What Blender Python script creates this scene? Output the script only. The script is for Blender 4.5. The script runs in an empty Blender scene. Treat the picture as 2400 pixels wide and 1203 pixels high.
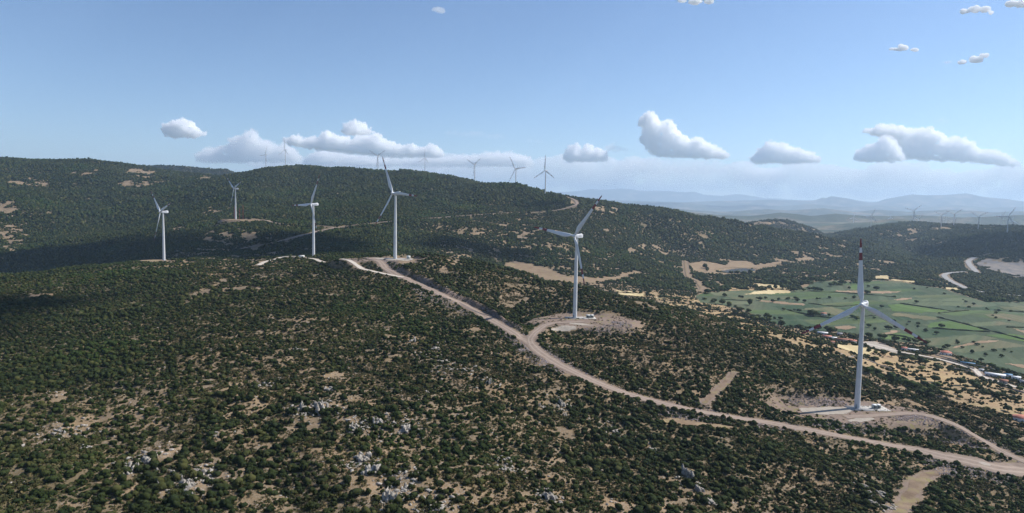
import bpy, bmesh, math, random
import numpy as np
from mathutils import Vector, Matrix, Euler

S = bpy.context.scene
COL = S.collection
PI = math.pi
R = math.radians

# ------------------------------------------------------------------ camera
W0, H0, F = 2400.0, 1203.0, 1600.0
PITCH, ROLL = R(4.59), R(1.08)
cam_d = bpy.data.cameras.new('camera')
cam = bpy.data.objects.new('camera', cam_d)
COL.objects.link(cam)
cam_d.sensor_width = 36.0
cam_d.lens = F / W0 * 36.0
cam_d.clip_start = 1.0
cam_d.clip_end = 200000.0
CM = Matrix.Rotation(PI / 2 - PITCH, 3, 'X') @ Matrix.Rotation(ROLL, 3, 'Z')
cam.matrix_world = CM.to_4x4()
S.camera = cam
CMN = np.array(CM)

# ------------------------------------------------------------------ light
SUN_AZ, SUN_EL = R(72), R(44)
SUN = Vector((math.sin(SUN_AZ) * math.cos(SUN_EL), math.cos(SUN_AZ) * math.cos(SUN_EL), math.sin(SUN_EL)))
sd = bpy.data.lights.new('sun', 'SUN')
sd.energy = 5.0
sd.angle = R(0.53)
sd.color = (1.0, 0.95, 0.88)
so = bpy.data.objects.new('sun', sd)
COL.objects.link(so)
so.rotation_euler = SUN.to_track_quat('Z', 'Y').to_euler()
world = bpy.data.worlds.new('World')
S.world = world
world.use_nodes = True
wn, wl = world.node_tree.nodes, world.node_tree.links
wn.clear()
sky = wn.new('ShaderNodeTexSky')
sky.sky_type = 'NISHITA'
sky.sun_disc = False
sky.sun_elevation = SUN_EL
sky.sun_rotation = SUN_AZ
sky.altitude = 300
sky.dust_density = .25
sky.air_density = .85
sky.ozone_density = 4.0
bg = wn.new('ShaderNodeBackground')
bg.inputs['Strength'].default_value = 0.108
wo = wn.new('ShaderNodeOutputWorld')
wl.new(sky.outputs[0], bg.inputs['Color'])
wl.new(bg.outputs[0], wo.inputs['Surface'])
S.view_settings.view_transform = 'Standard'
S.view_settings.look = 'None'
S.view_settings.exposure = 0.36
S.view_settings.gamma = 1.0
S.view_settings.use_curve_mapping = False
S.render.engine = 'CYCLES'
cy = S.cycles
cy.max_bounces = 256
cy.diffuse_bounces = 2
cy.glossy_bounces = 2
cy.transmission_bounces = 2
cy.transparent_max_bounces = 12
cy.volume_bounces = 256
cy.use_adaptive_sampling = True
cy.adaptive_threshold = 0.02
cy.time_limit = 780
cy.use_denoising = True
cy.denoiser = 'OPENIMAGEDENOISE'
cy.denoising_input_passes = 'RGB_ALBEDO_NORMAL'
cy.denoising_prefilter = 'FAST'
cy.caustics_reflective = False
cy.caustics_refractive = False

# ------------------------------------------------------------------ picture <-> world
def ray(px, py):
    """direction through a photo pixel with world Y component 1"""
    v = CM @ Vector(((px - W0 / 2) / F, -(py - H0 / 2) / F, -1.0))
    return v / v.y

def at(px, py, Y):
    return ray(px, py) * Y

def project(x, y, z):
    P = np.stack([np.asarray(x, float), np.asarray(y, float), np.asarray(z, float)], -1) @ CMN
    d = np.maximum(-P[..., 2], 1e-3)
    return W0 / 2 + F * P[..., 0] / d, H0 / 2 - F * P[..., 1] / d

# ------------------------------------------------------------------ noise
def _hash(ix, iy, seed):
    h = (ix.astype(np.int64) * 374761393 + iy.astype(np.int64) * 668265263 + seed * 1442695041) & 0xFFFFFFFF
    h = ((h ^ (h >> 13)) * 1274126177) & 0xFFFFFFFF
    h = (h ^ (h >> 16)) & 0xFFFFFFFF
    return h / 4294967295.0

def vnoise(x, y, seed=0):
    x0, y0 = np.floor(x), np.floor(y)
    fx, fy = x - x0, y - y0
    fx = fx * fx * fx * (fx * (fx * 6 - 15) + 10)
    fy = fy * fy * fy * (fy * (fy * 6 - 15) + 10)
    a, b = _hash(x0, y0, seed), _hash(x0 + 1, y0, seed)
    c, d = _hash(x0, y0 + 1, seed), _hash(x0 + 1, y0 + 1, seed)
    return (a + (b - a) * fx) * (1 - fy) + (c + (d - c) * fx) * fy

def fbm(x, y, wl_, octv=4, seed=0, gain=0.5):
    """-1..1"""
    x = np.asarray(x, float) / wl_
    y = np.asarray(y, float) / wl_
    s, a, t = 0, 1.0, 0
    for o in range(octv):
        c, sn = math.cos(o * 1.1), math.sin(o * 1.1)
        s = s + a * (vnoise((x * c - y * sn) + o * 17.3, (x * sn + y * c) - o * 9.1, seed + o * 7) * 2 - 1)
        t += a
        a *= gain
        x, y = x * 2.03, y * 2.03
    return s / t * 1.5

def sstep(a, b, x):
    t = np.clip((x - a) / (b - a), 0, 1)
    return t * t * (3 - 2 * t)

def in_poly(px, py, poly):
    px, py = np.asarray(px), np.asarray(py)
    r = np.zeros(px.shape, bool)
    n = len(poly)
    for i in range(n):
        x1, y1 = poly[i]
        x2, y2 = poly[(i + 1) % n]
        if y1 == y2:
            continue
        c = ((y1 > py) != (y2 > py)) & (px < (x2 - x1) * (py - y1) / (y2 - y1) + x1)
        r ^= c
    return r

# ------------------------------------------------------------------ terrain: control points
PTS = []
def A(px, py, D):
    v = at(px, py, D)
    PTS.append((v.x / v.y, D, v.z))
def B(px, py, z):
    r = ray(px, py)
    D = z / r.z
    PTS.append((r.x, D, z))
def Cc(px, D, z):
    PTS.append(((px - 1200) / 1600.0, D, z))

# near hill and plateau
for t in [(0, 1200, -120), (600, 1200, -119), (1200, 1200, -121), (1800, 1200, -141), (2200, 1200, -154), (2400, 1200, -160),
          (0, 1000, -117), (600, 1000, -116), (1000, 1000, -117), (1400, 1030, -131), (1700, 1060, -142), (2100, 1110, -155),
          (0, 800, -118), (500, 800, -108), (900, 800, -108), (200, 700, -113), (500, 700, -103), (800, 700, -97),
          (1800, 991, -146), (1500, 932, -131), (1350, 873, -122), (1240, 803, -114), (2012, 1030, -156), (2400, 1103, -168)]:
    B(*t)
for D in (90, 160):
    for px, z in ((-300, -118), (400, -116), (1000, -118), (1600, -126), (2200, -140), (2700, -150)):
        Cc(px, D, z)
for D, z in ((400, -118), (700, -119), (1100, -128)):
    Cc(-500, D, z)
Cc(2900, 400, -180); Cc(2900, 600, -190)
A(2012, 958, 512); A(1347, 745, 663); A(1080, 710, 669); A(930, 650, 738); A(880, 620, 816); A(926, 608, 837)
A(735, 602, 1040); A(384, 612, 1113); A(560, 612, 1090); A(200, 627, 1040); A(0, 645, 1000)
# brow of the near hill, right of the cut
A(1100, 662, 745); A(1000, 598, 905); A(1100, 612, 880); A(1200, 642, 850); A(1300, 667, 820); A(1400, 684, 800)
A(1500, 707, 780); A(1650, 742, 760); A(1800, 776, 740); A(1900, 803, 725)
A(1200, 720, 715); A(1500, 770, 640); A(1700, 850, 575); A(1850, 900, 545)
Cc(1000, 1150, -108); Cc(1200, 1100, -140); Cc(1400, 1050, -155); Cc(1600, 1000, -165); Cc(1800, 950, -172); Cc(1900, 900, -176)
# low ground behind
B(1200, 622, -150); B(1340, 655, -158); B(1500, 655, -166); B(1650, 650, -178); B(1550, 705, -176); B(1700, 700, -183)
B(1850, 790, -185); B(2000, 800, -187); B(2200, 850, -189); B(2400, 880, -190); B(2400, 940, -182); B(2400, 1000, -173)
B(2100, 930, -159); B(2200, 925, -169); B(2300, 900, -180); B(2080, 870, -178)
B(2400, 750, -190); B(2000, 700, -190); B(2200, 668, -190); B(1740, 636, -190); B(2250, 642, -189); B(2400, 625, -186)
B(1900, 640, -190); B(2900, 700, -190)
# cloud-shaded dip and hill foot
B(600, 582, -112); B(900, 572, -98); B(1000, 575, -104); B(400, 588, -118)
Cc(0, 1450, -190); Cc(200, 1400, -172); Cc(-500, 1500, -190); Cc(400, 1250, -124); Cc(735, 1200, -98)
# main hill
A(1280, 452, 2500); A(1400, 466, 2550); A(1500, 481, 2600); A(1600, 500, 2650); A(1740, 524, 2750); A(1900, 553, 2900)
A(2050, 573, 3000); A(2200, 594, 3050)
for px, z in ((1280, -60), (1500, -110), (1740, -160), (1900, -185)):
    Cc(px, 3300, z)
A(1500, 580, 2050); A(1500, 530, 2350); A(1300, 560, 1850); A(1300, 500, 2200); A(1700, 600, 2250); A(1700, 560, 2500)
A(1900, 600, 2500); A(1060, 570, 1650); A(1060, 510, 2050); A(1060, 450, 2620); A(1060, 417, 3100)
A(560, 408, 3100); A(622, 399, 3150); A(668, 393, 3200); A(740, 391, 3200); A(886, 402, 3200); A(996, 411, 3150)
A(1113, 430, 2950); A(1209, 440, 2750)
for px, z in ((500, 60), (668, 70), (886, 60), (1000, 40), (1150, 0)):
    Cc(px, 3900, z)
A(700, 520, 1850); A(700, 470, 2350); A(700, 430, 2800); A(900, 540, 1750); A(900, 480, 2250); A(900, 430, 2850)
A(552, 516, 1780); A(552, 490, 2100); A(550, 455, 2500); A(620, 545, 1600)
# left hills
A(100, 590, 1900); A(100, 500, 2400); A(100, 430, 3000); A(0, 374, 3500); A(100, 378, 3500); A(200, 379, 3500)
A(300, 389, 3450); A(400, 402, 3400); A(470, 412, 3350); A(-300, 372, 3400); A(-300, 500, 2300)
A(330, 520, 2250); A(250, 560, 1980); A(450, 490, 2350); A(450, 530, 1850); A(400, 440, 2950); A(300, 430, 3000)
for px, z in ((-300, 100), (100, 90), (400, 60)):
    Cc(px, 4200, z)
# far right ridge with turbines
A(2363, 546, 3450); A(2294, 541, 3750); A(2207, 537, 3900); A(2142, 520, 4350); A(2075, 530, 4200); A(2042, 540, 3700)
A(2013, 545, 4000); A(2237, 529, 4300); A(2347, 531, 4100); A(2400, 534, 4100); A(2500, 530, 4000); A(2700, 530, 4000)
A(2207, 575, 3050); A(2300, 592, 2650); A(2400, 575, 2900); A(2400, 600, 2400); A(2100, 565, 3400)
for px in (-600, -100, 400, 900, 1400, 1900, 2400, 2900):
    Cc(px, 5400, -205)
for px in (1500, 1900):
    Cc(px, 4300, -200)
P_ = np.array(PTS)
def _tps(r2):
    return 0.5 * r2 * np.log(r2 + 1e-12)
_a, _b = P_[:, 0] * 1.7, np.log(P_[:, 1])
_n = len(P_)
_K = _tps((_a[:, None] - _a[None]) ** 2 + (_b[:, None] - _b[None]) ** 2) + np.eye(_n) * 2e-4
_M = np.zeros((_n + 3, _n + 3))
_M[:_n, :_n] = _K
_Q = np.stack([np.ones(_n), _a, _b], 1)
_M[:_n, _n:] = _Q
_M[_n:, :_n] = _Q.T
_W = np.linalg.solve(_M, np.concatenate([P_[:, 2], np.zeros(3)]))
def rbf(u, Y):
    sh = u.shape
    a, b = (u * 1.7).ravel(), np.log(Y).ravel()
    out = np.empty(a.size)
    for i in range(0, a.size, 60000):
        s = slice(i, i + 60000)
        k = _tps((a[s, None] - _a[None]) ** 2 + (b[s, None] - _b[None]) ** 2)
        out[s] = k @ _W[:_n] + _W[_n] + _W[_n + 1] * a[s] + _W[_n + 2] * b[s]
    return out.reshape(sh)

# ridges far away: (distance, half width in ln, [(px, py) skyline])
RIDGES = [
    (5200, .07, [(200, 420), (300, 393), (370, 387), (430, 390), (500, 397), (530, 396), (556, 407), (620, 430)]),
    (4300, .05, [(1690, 545), (1725, 525), (1760, 519), (1800, 517), (1850, 520), (1890, 530), (1940, 548)]),
    (7000, .06, [(1800, 540), (1870, 530), (1950, 525), (2000, 522), (2050, 518), (2092, 512), (2117, 513), (2160, 520), (2240, 540)]),
    (12000, .07, [(2180, 540), (2250, 527), (2300, 518), (2350, 512), (2400, 513), (2500, 509), (2600, 515), (2800, 520)]),
    (17000, .10, [(1250, 480), (1420, 484), (1500, 488), (1560, 485), (1640, 494), (1720, 498), (1800, 491), (1860, 494), (1930, 489), (2000, 497), (2060, 493), (2130, 498), (2220, 491), (2330, 498), (2500, 494), (2800, 500)]),
    (9500, .08, [(1500, 500), (1600, 497), (1680, 505), (1750, 510), (1830, 503), (1900, 508), (1960, 502), (2030, 509), (2150, 504), (2250, 510), (2400, 506), (2600, 508)]),
    (26000, .10, [(1250, 473), (1500, 476), (1560, 473), (1640, 479), (1700, 484), (1760, 480), (1830, 483), (1900, 478), (1980, 485), (2060, 482), (2150, 487), (2240, 481), (2320, 487), (2400, 484), (2800, 486)]),
    (31000, .09, [(1300, 470), (1400, 469), (1600, 474), (1700, 471), (1800, 468), (1900, 471), (1912, 468), (1928, 462), (1936, 464), (1948, 460), (1970, 463), (2000, 467),
                  (2020, 472), (2035, 475), (2055, 474), (2075, 467), (2100, 462), (2140, 455), (2165, 457), (2200, 457), (2240, 455), (2265, 453), (2280, 457), (2300, 461), (2350, 466), (2400, 472), (2500, 474), (2700, 470), (2900, 478)]),
    (46000, .08, [(1200, 460), (1290, 452), (1340, 449), (1390, 443), (1410, 445), (1450, 442), (1475, 443), (1500, 447), (1560, 448), (1600, 450), (1625, 449), (1650, 456), (1690, 459), (1730, 455), (1790, 464), (1850, 468), (1950, 470), (2400, 480)]),
]
UMAX = 1.02
NU = 1000
# row distances: dense where the picture is
_yy = np.exp(np.linspace(math.log(95), math.log(62000), 6000))
_rho = np.where(_yy < 230, 0.5 / _yy, 260.0 / _yy ** 2 * 1.35 + 1.0 / _yy * .32)
_rho = np.where(_yy > 5000, .12 / _yy, _rho)
_cum = np.concatenate([[0], np.cumsum((_rho[1:] + _rho[:-1]) / 2 * np.diff(_yy))])
NV = 1350
ROWS = np.interp(np.linspace(0, _cum[-1], NV), _cum, _yy)
UU = np.linspace(-UMAX, UMAX, NU)
GU, GY = np.meshgrid(UU, ROWS)
GX = GU * GY
near = ROWS < 5400
GZ = np.full(GX.shape, -205.0)
# thin plate on a coarser grid, then up-sampled
_cu = np.linspace(-UMAX, UMAX, 260)
_cl = np.linspace(math.log(95), math.log(5400), 320)
CU, CL = np.meshgrid(_cu, _cl)
CZ = rbf(CU, np.exp(CL))
def bil(Z, fu, fv):
    i = np.clip(np.floor(fu).astype(int), 0, Z.shape[1] - 2)
    j = np.clip(np.floor(fv).astype(int), 0, Z.shape[0] - 2)
    a, b = np.clip(fu - i, 0, 1), np.clip(fv - j, 0, 1)
    return (Z[j, i] * (1 - a) + Z[j, i + 1] * a) * (1 - b) + (Z[j + 1, i] * (1 - a) + Z[j + 1, i + 1] * a) * b
_fu = (GU[near] + UMAX) / (2 * UMAX) * 259
_fv = (np.log(GY[near]) - _cl[0]) / (_cl[-1] - _cl[0]) * 319
GZ[near] = bil(CZ, _fu, _fv)
w = sstep(4500, 5400, GY)
GZ = GZ * (1 - w) + -205.0 * w
GZ = np.maximum(GZ, -206)
for Dk, wk, prof in RIDGES:
    uu = np.array([ray(a, b).x for a, b in prof])
    ss = np.array([ray(a, b).z for a, b in prof])
    s = np.interp(GU, uu, ss)
    zk = s * Dk
    edge = sstep(uu[0] - .02, uu[0] + .02, GU) * (1 - sstep(uu[-1] - .02, uu[-1] + .02, GU))
    if uu[-1] > .8:
        edge = sstep(uu[0] - .02, uu[0] + .02, GU)
    t = np.log(GY / Dk) / wk
    t = t + fbm(GX, GY, Dk * .06, 4, 50 + int(Dk) % 31) * .5 * np.clip(np.abs(t), 0, 1)
    fall = np.clip(np.cos(np.clip(np.abs(t), 0, 1) * PI) * .5 + .5, 0, 1) ** .8
    GZ = np.maximum(GZ, -205 + (zk + 205) * fall * edge)
# relief
hilly = sstep(-186, -165, GZ)
GZ0 = GZ.copy()
nearw = 1 - sstep(1100, 1600, GY)
GZ += nearw * hilly * (fbm(GX, GY, 42, 3, 3) * 2.0 + fbm(GX, GY, 12, 3, 4) * .7 - (np.abs(fbm(GX + 30 * fbm(GX, GY, 60, 2, 18), GY, 95, 3, 19)) - .25) * -4.5)
farw = sstep(1300, 2000, GY) * hilly * (1 - sstep(4500, 5200, GY))
gul = np.abs(fbm(GX + 200 * fbm(GX, GY, 700, 2, 8), GY, 420, 3, 9))
GZ += farw * (fbm(GX, GY, 260, 4, 5) * 7 + (gul - .3) * -26 + fbm(GX, GY, 60, 3, 6) * 2.2)
GZ += sstep(5400, 7000, GY) * (fbm(GX, GY, 1500, 4, 7) * 22 + fbm(GX, GY, 500, 3, 17) * 9)

def H(x, y):
    x, y = np.asarray(x, float), np.asarray(y, float)
    fu = (x / y + UMAX) / (2 * UMAX) * (NU - 1)
    fv = np.interp(y, ROWS, np.arange(NV))
    return bil(GZ, fu, fv)

def ground(px, py, lo=200, hi=6000):
    """first point of the terrain seen through a photo pixel"""
    r = ray(px, py)
    ys = np.exp(np.linspace(math.log(lo), math.log(hi), 1500))
    d = r.z * ys - H(r.x * ys, ys)
    k = np.where(d < 0)[0]
    if len(k) == 0:
        k = int(np.argmin(d)); return (r.x * ys[k], ys[k], float(H(r.x * ys[k], ys[k])))
    k = max(int(k[0]), 1)
    t = d[k - 1] / (d[k - 1] - d[k] + 1e-9)
    y = ys[k - 1] + (ys[k] - ys[k - 1]) * t
    return (r.x * y, y, float(H(r.x * y, y)))

# ------------------------------------------------------------------ roads: picture polylines -> world, carved into the terrain
ROADS = {
 'main': dict(w=4.7, pts=[(2470, 1122, 15), (2400, 1105, 13.5), (2350, 1097, 12), (2300, 1087, 10.5), (2250, 1077, 9), (2200, 1066, 7.5), (2150, 1055, 5.8), (2100, 1046, 4.9), (2050, 1037), (1960, 1020), (1880, 1005), (1800, 991), (1700, 975), (1600, 956), (1500, 932), (1420, 905), (1350, 874), (1300, 848), (1262, 823), (1240, 803), (1212, 785), (1180, 766), (1130, 738), (1080, 711), (1030, 688), (985, 668), (950, 653), (920, 638), (895, 625), (872, 613), (858, 606)]),
 'pad3': dict(w=3.4, pts=[(945, 651), (900, 642), (850, 631), (800, 622), (755, 614), (735, 607), (700, 605), (660, 607), (625, 613), (606, 622)]),
 'fork': dict(w=3.6, pts=[(1246, 808), (1243, 795), (1250, 783), (1268, 771), (1295, 763), (1330, 757), (1370, 753)]),
 'pad1': dict(w=3.6, pts=[(2470, 1102), (2400, 1078), (2340, 1056), (2270, 1032), (2200, 1008), (2140, 993), (2080, 984), (2030, 981), (1980, 980)]),
 'hill': dict(w=5.0, pts=[(560, 585), (600, 577), (650, 568), (700, 554), (730, 547), (760, 540), (820, 530), (880, 523), (960, 516), (1040, 510), (1120, 504), (1200, 499), (1270, 497), (1310, 493), (1338, 486), (1352, 480), (1348, 471), (1330, 463), (1300, 455), (1280, 453)]),
 'spur': dict(w=3.8, pts=[(528, 516), (560, 517), (600, 519), (650, 524), (700, 527), (765, 531), (790, 535)]),
 'track': dict(w=1.9, pts=[(1722, 872), (1700, 895), (1675, 920), (1650, 945)]),
 'gully': dict(w=3.2, pts=[(2215, 1102), (2180, 1112), (2150, 1128), (2138, 1150), (2125, 1175), (2105, 1203), (2090, 1230)]),
 'quarry': dict(w=8.0, pts=[(2285, 604), (2270, 613), (2273, 622), (2284, 634), (2288, 640)]),
 'valley': dict(w=7.0, pts=[(2262, 638), (2225, 641), (2213, 647), (2225, 658), (2250, 670), (2268, 678), (2300, 685), (2345, 690), (2420, 697)]),
 'pond': dict(w=3.0, pts=[(1606, 612), (1607, 625), (1610, 640), (1612, 648), (1625, 656), (1636, 661), (1638, 668), (1645, 676), (1640, 684)]),
 'village': dict(w=3.4, pts=[(2020, 803), (2050, 810), (2080, 818), (2120, 827), (2160, 834), (2200, 842), (2245, 854), (2283, 866), (2300, 881), (2340, 895), (2400, 913), (2460, 930)]),
}
def resample(P, step):
    P = np.array(P, float)
    # smooth (Catmull-Rom)
    out = []
    Q = np.vstack([2 * P[0] - P[1], P, 2 * P[-1] - P[-2]])
    for i in range(1, len(Q) - 2):
        p0, p1, p2, p3 = Q[i - 1], Q[i], Q[i + 1], Q[i + 2]
        n = max(2, int(np.linalg.norm(p2[:2] - p1[:2]) / step))
        for k in range(n):
            t = k / n
            out.append(.5 * ((2 * p1) + (-p0 + p2) * t + (2 * p0 - 5 * p1 + 4 * p2 - p3) * t * t + (-p0 + 3 * p1 - 3 * p2 + p3) * t ** 3))
    out.append(P[-1])
    return np.array(out)
for nm, r_ in ROADS.items():
    P = []
    for q in r_['pts']:
        lo = 1250 if nm in ('hill', 'spur') else (1100 if nm in ('quarry', 'valley', 'pond') else (700 if nm == 'village' else 200))
        if nm == 'fork':
            lo = 500
        hi = 760 if nm in ('main',) and q[0] > 1000 else 6000
        g = ground(q[0], q[1], lo, hi)
        P.append((g[0], g[1], g[2], q[2] if len(q) > 2 else r_['w']))
    st = max(1.5, P[0][1] / 300.0)
    L = resample(P, st)
    z = L[:, 2].copy()
    k = max(3, int(14 / st))
    ker = np.hanning(2 * k + 1); ker /= ker.sum()
    zp = np.concatenate([np.full(k, z[0]), z, np.full(k, z[-1])])
    L[:, 2] = np.convolve(zp, ker, 'valid')
    # join roads: let the start of a branch take the height of the road it leaves
    r_['L'] = L
def nearest_on(L, x, y):
    d = (L[:, 0] - x) ** 2 + (L[:, 1] - y) ** 2
    k = int(np.argmin(d))
    return k, math.sqrt(d[k])
for b, ends in (('pad3', (0,)), ('fork', (0,)), ('pad1', (0,)), ('spur', (-1,))):
    L, M = ROADS[b]['L'], ROADS['hill' if b == 'spur' else 'main']['L']
    for e in ends:
        k, _ = nearest_on(M, L[e, 0], L[e, 1])
        dz = M[k, 2] - L[e, 2]
        s = np.cumsum(np.r_[0, np.hypot(np.diff(L[:, 0]), np.diff(L[:, 1]))])
        s = s if e == 0 else s[-1] - s
        L[:, 2] += dz * np.exp(-s / 30.0)

# flat pads under the turbines: name, centre px, size (metres), rotation
TURB = [ # px base, py base, distance, rotor phase (deg), label
 (2008.5, 957, 512), (1347, 745, 663), (926, 608, 837), (735, 602, 1040), (384.5, 612, 1113), (552.5, 515, 1780)]
TB = []
for px, py, D in TURB:
    v = at(px, py, D)
    TB.append([v.x, v.y, v.z])
PADS = [  # cx, cy, z, rx, ry, rot
 (TB[0][0] - 6, TB[0][1] - 8, TB[0][2], 52, 25, -.03), (TB[1][0] + 8, TB[1][1] - 16, TB[1][2], 44, 27, 0.05),
 (TB[2][0] - 12, TB[2][1] - 6, TB[2][2], 46, 20, 0), (TB[3][0] - 10, TB[3][1] - 8, TB[3][2] - .3, 36, 13, 0),
 (TB[4][0] + 6, TB[4][1] + 6, TB[4][2], 46, 26, .3), (TB[5][0] + 28, TB[5][1], TB[5][2], 58, 26, 0)]
for cx, cy_, cz, rx, ry, ro in PADS:
    c, s = math.cos(ro), math.sin(ro)
    dx, dy = GX - cx, GY - cy_
    a, b = (dx * c + dy * s) / rx, (-dx * s + dy * c) / ry
    r = np.hypot(a, b) + fbm(GX, GY, 16, 2, 31) * .06
    wgt = 1 - sstep(1.0, 1.55, r)
    GZ = GZ * (1 - wgt) + cz * wgt
# roads come level with the pads they reach
for nm in ('pad1', 'fork', 'pad3', 'main', 'spur'):
    L = ROADS[nm]['L']
    for cx, cy_, cz, rx, ry, ro in PADS:
        c, s = math.cos(ro), math.sin(ro)
        dx, dy = L[:, 0] - cx, L[:, 1] - cy_
        r = np.hypot((dx * c + dy * s) / rx, (-dx * s + dy * c) / ry)
        if nm == 'main' and cy_ < 700: continue
        w = 1 - sstep(1.0, 2.3, r)
        L[:, 2] = L[:, 2] * (1 - w) + cz * w
ROADX = np.zeros(GX.shape, np.float32)
ROADM = np.zeros(GX.shape, np.float32)     # 1 on bare verges
for nm, r_ in ROADS.items():
    L = r_['L']
    far = L[0, 1] > 1200
    sh = 1.0 if not far else 3.0
    best = np.full(GX.shape, 1e9, np.float32)
    zb = np.zeros(GX.shape, np.float32)
    wb = np.full(GX.shape, 4.0, np.float32)
    side = np.zeros(GX.shape, np.float32)
    reach = 34 if not far else 30
    sub = L[::3] if len(L) > 40 else L
    if not np.allclose(sub[-1], L[-1]):
        sub = np.vstack([sub, L[-1]])
    for i in range(len(sub) - 1):
        p, q = sub[i], sub[i + 1]
        y0, y1 = min(p[1], q[1]) - reach, max(p[1], q[1]) + reach
        j0, j1 = np.searchsorted(ROWS, y0), np.searchsorted(ROWS, y1)
        ylo, yhi = max(y0, 95), y1
        us = [(min(p[0], q[0]) - reach) / ylo, (min(p[0], q[0]) - reach) / yhi, (max(p[0], q[0]) + reach) / ylo, (max(p[0], q[0]) + reach) / yhi]
        i0, i1 = np.searchsorted(UU, min(us)), np.searchsorted(UU, max(us))
        if j1 <= j0 or i1 <= i0:
            continue
        sl = (slice(j0, j1), slice(i0, i1))
        dx, dy = q[0] - p[0], q[1] - p[1]
        l2 = dx * dx + dy * dy + 1e-9
        t = np.clip(((GX[sl] - p[0]) * dx + (GY[sl] - p[1]) * dy) / l2, 0, 1)
        ex, ey = GX[sl] - p[0] - t * dx, GY[sl] - p[1] - t * dy
        d = np.hypot(ex, ey)
        m = d < best[sl]
        best[sl] = np.where(m, d, best[sl])
        zb[sl] = np.where(m, p[2] + (q[2] - p[2]) * t, zb[sl])
        wb[sl] = np.where(m, p[3] + (q[3] - p[3]) * t, wb[sl])
        side[sl] = np.where(m, np.sign(ex * dy - ey * dx), side[sl])
    d = best - wb
    if nm == 'main':
        pxg, pyg = project(GX, GY, GZ)
        # rock cut on the uphill side between the fork and the third turbine
        zone = sstep(900, 975, pxg) * (1 - sstep(1170, 1250, pxg)) * (best < 60)
        up = GX * 0 + (pyg < np.interp(pxg, [900, 1250], [640, 808]))
        bank = sstep(2.0, 6.0, d + fbm(GX, GY, 7, 3, 91) * 1.2) * (1 - sstep(7, 30, d)) * (5.2 + 1.6 * fbm(GX, GY, 22, 3, 92))
        wgt = 1 - sstep(1.5, 13, d)
        GZ = np.where(best < 1e8, GZ * (1 - wgt) + (zb - .15) * wgt, GZ)
        GZ = GZ + bank * zone * (side > 0)
        CUTM = (sstep(1.0, 3.5, d) * (1 - sstep(5.5, 7.5, d)) * zone * (side > 0)).astype(np.float32)
    else:
        wgt = 1 - sstep(sh, sh + (9 if not far else 22), d)
        GZ = np.where(best < 1e8, GZ * (1 - wgt) + (zb - .15) * wgt, GZ)
    ROADM = np.maximum(ROADM, 1 - sstep(.5, 4.5 if not far else 6, d))
    ROADX = np.maximum(ROADX, (d < (1.6 if not far else 7.5)).astype(np.float32))
    if nm == 'main':
        DMAIN, SMAIN = d.copy(), side.copy()
# pond bed
PX, PY = project(GX, GY, GZ)
POND = [(1672, 634), (1690, 630), (1725, 628), (1770, 632), (1775, 637), (1745, 641), (1705, 641), (1680, 638)]
SHORE = [(1612, 618), (1650, 612), (1700, 622), (1712, 612), (1752, 612), (1772, 622), (1830, 612), (1834, 618), (1790, 630), (1768, 642), (1700, 645), (1655, 642), (1625, 636)]
shore_m = in_poly(PX, PY, SHORE) & (GY > 1500) & (GY < 2700)
pond_m = in_poly(PX, PY, POND) & (GY > 1500) & (GY < 2700)
ZP = float(np.median(GZ[pond_m])) if pond_m.any() else -190.0
GZ = np.where(shore_m & ~pond_m, np.maximum(GZ, ZP + .2), GZ)
GZ = np.where(pond_m, ZP - 1.0, GZ)
for t_ in TB:
    t_[2] = float(H(t_[0], t_[1]))

# ------------------------------------------------------------------ helpers: objects
def tag(o, label=None, cat=None, group=None, kind=None):
    if label: o['label'] = label
    if cat: o['category'] = cat
    if group: o['group'] = group
    if kind: o['kind'] = kind
    return o

def raw_mesh(name, verts, faces, mats=(), smooth=False, midx=None):
    me = bpy.data.meshes.new(name)
    verts = np.asarray(verts, np.float32)
    faces = [np.asarray(f) for f in faces] if not isinstance(faces, np.ndarray) else faces
    if isinstance(faces, np.ndarray):
        n, k = faces.shape
        loops = faces.ravel().astype(np.int32)
        starts = (np.arange(n) * k).astype(np.int32)
    else:
        ks = np.array([len(f) for f in faces])
        loops = np.concatenate(faces).astype(np.int32)
        starts = np.concatenate([[0], np.cumsum(ks)[:-1]]).astype(np.int32)
        n = len(faces)
    me.vertices.add(len(verts))
    me.vertices.foreach_set('co', verts.ravel())
    me.loops.add(len(loops))
    me.loops.foreach_set('vertex_index', loops)
    me.polygons.add(n)
    me.polygons.foreach_set('loop_start', starts)
    if smooth:
        me.polygons.foreach_set('use_smooth', np.ones(n, bool))
    for m in mats:
        me.materials.append(m)
    if midx is not None:
        me.polygons.foreach_set('material_index', np.asarray(midx, np.int32))
    me.update(calc_edges=True)
    return me

def link(name, me, parent=None, loc=None):
    o = bpy.data.objects.new(name, me)
    COL.objects.link(o)
    if parent is not None: o.parent = parent
    if loc is not None: o.location = loc
    return o

def empty(name, loc, rz=0):
    o = bpy.data.objects.new(name, None)
    COL.objects.link(o)
    o.location = loc
    o.rotation_euler.z = rz
    o.empty_display_size = 1
    return o

def kids(o):
    return [c for c in bpy.data.objects if c.parent == o]

def copy_tree(o, tree, parent=None):
    c = o.copy()
    COL.objects.link(c)
    c.parent = parent
    for ch in tree.get(o.name, ()):
        copy_tree(ch, tree, c)
    return c

def tree_of():
    t = {}
    for c in bpy.data.objects:
        if c.parent is not None:
            t.setdefault(c.parent.name, []).append(c)
    return t

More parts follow.
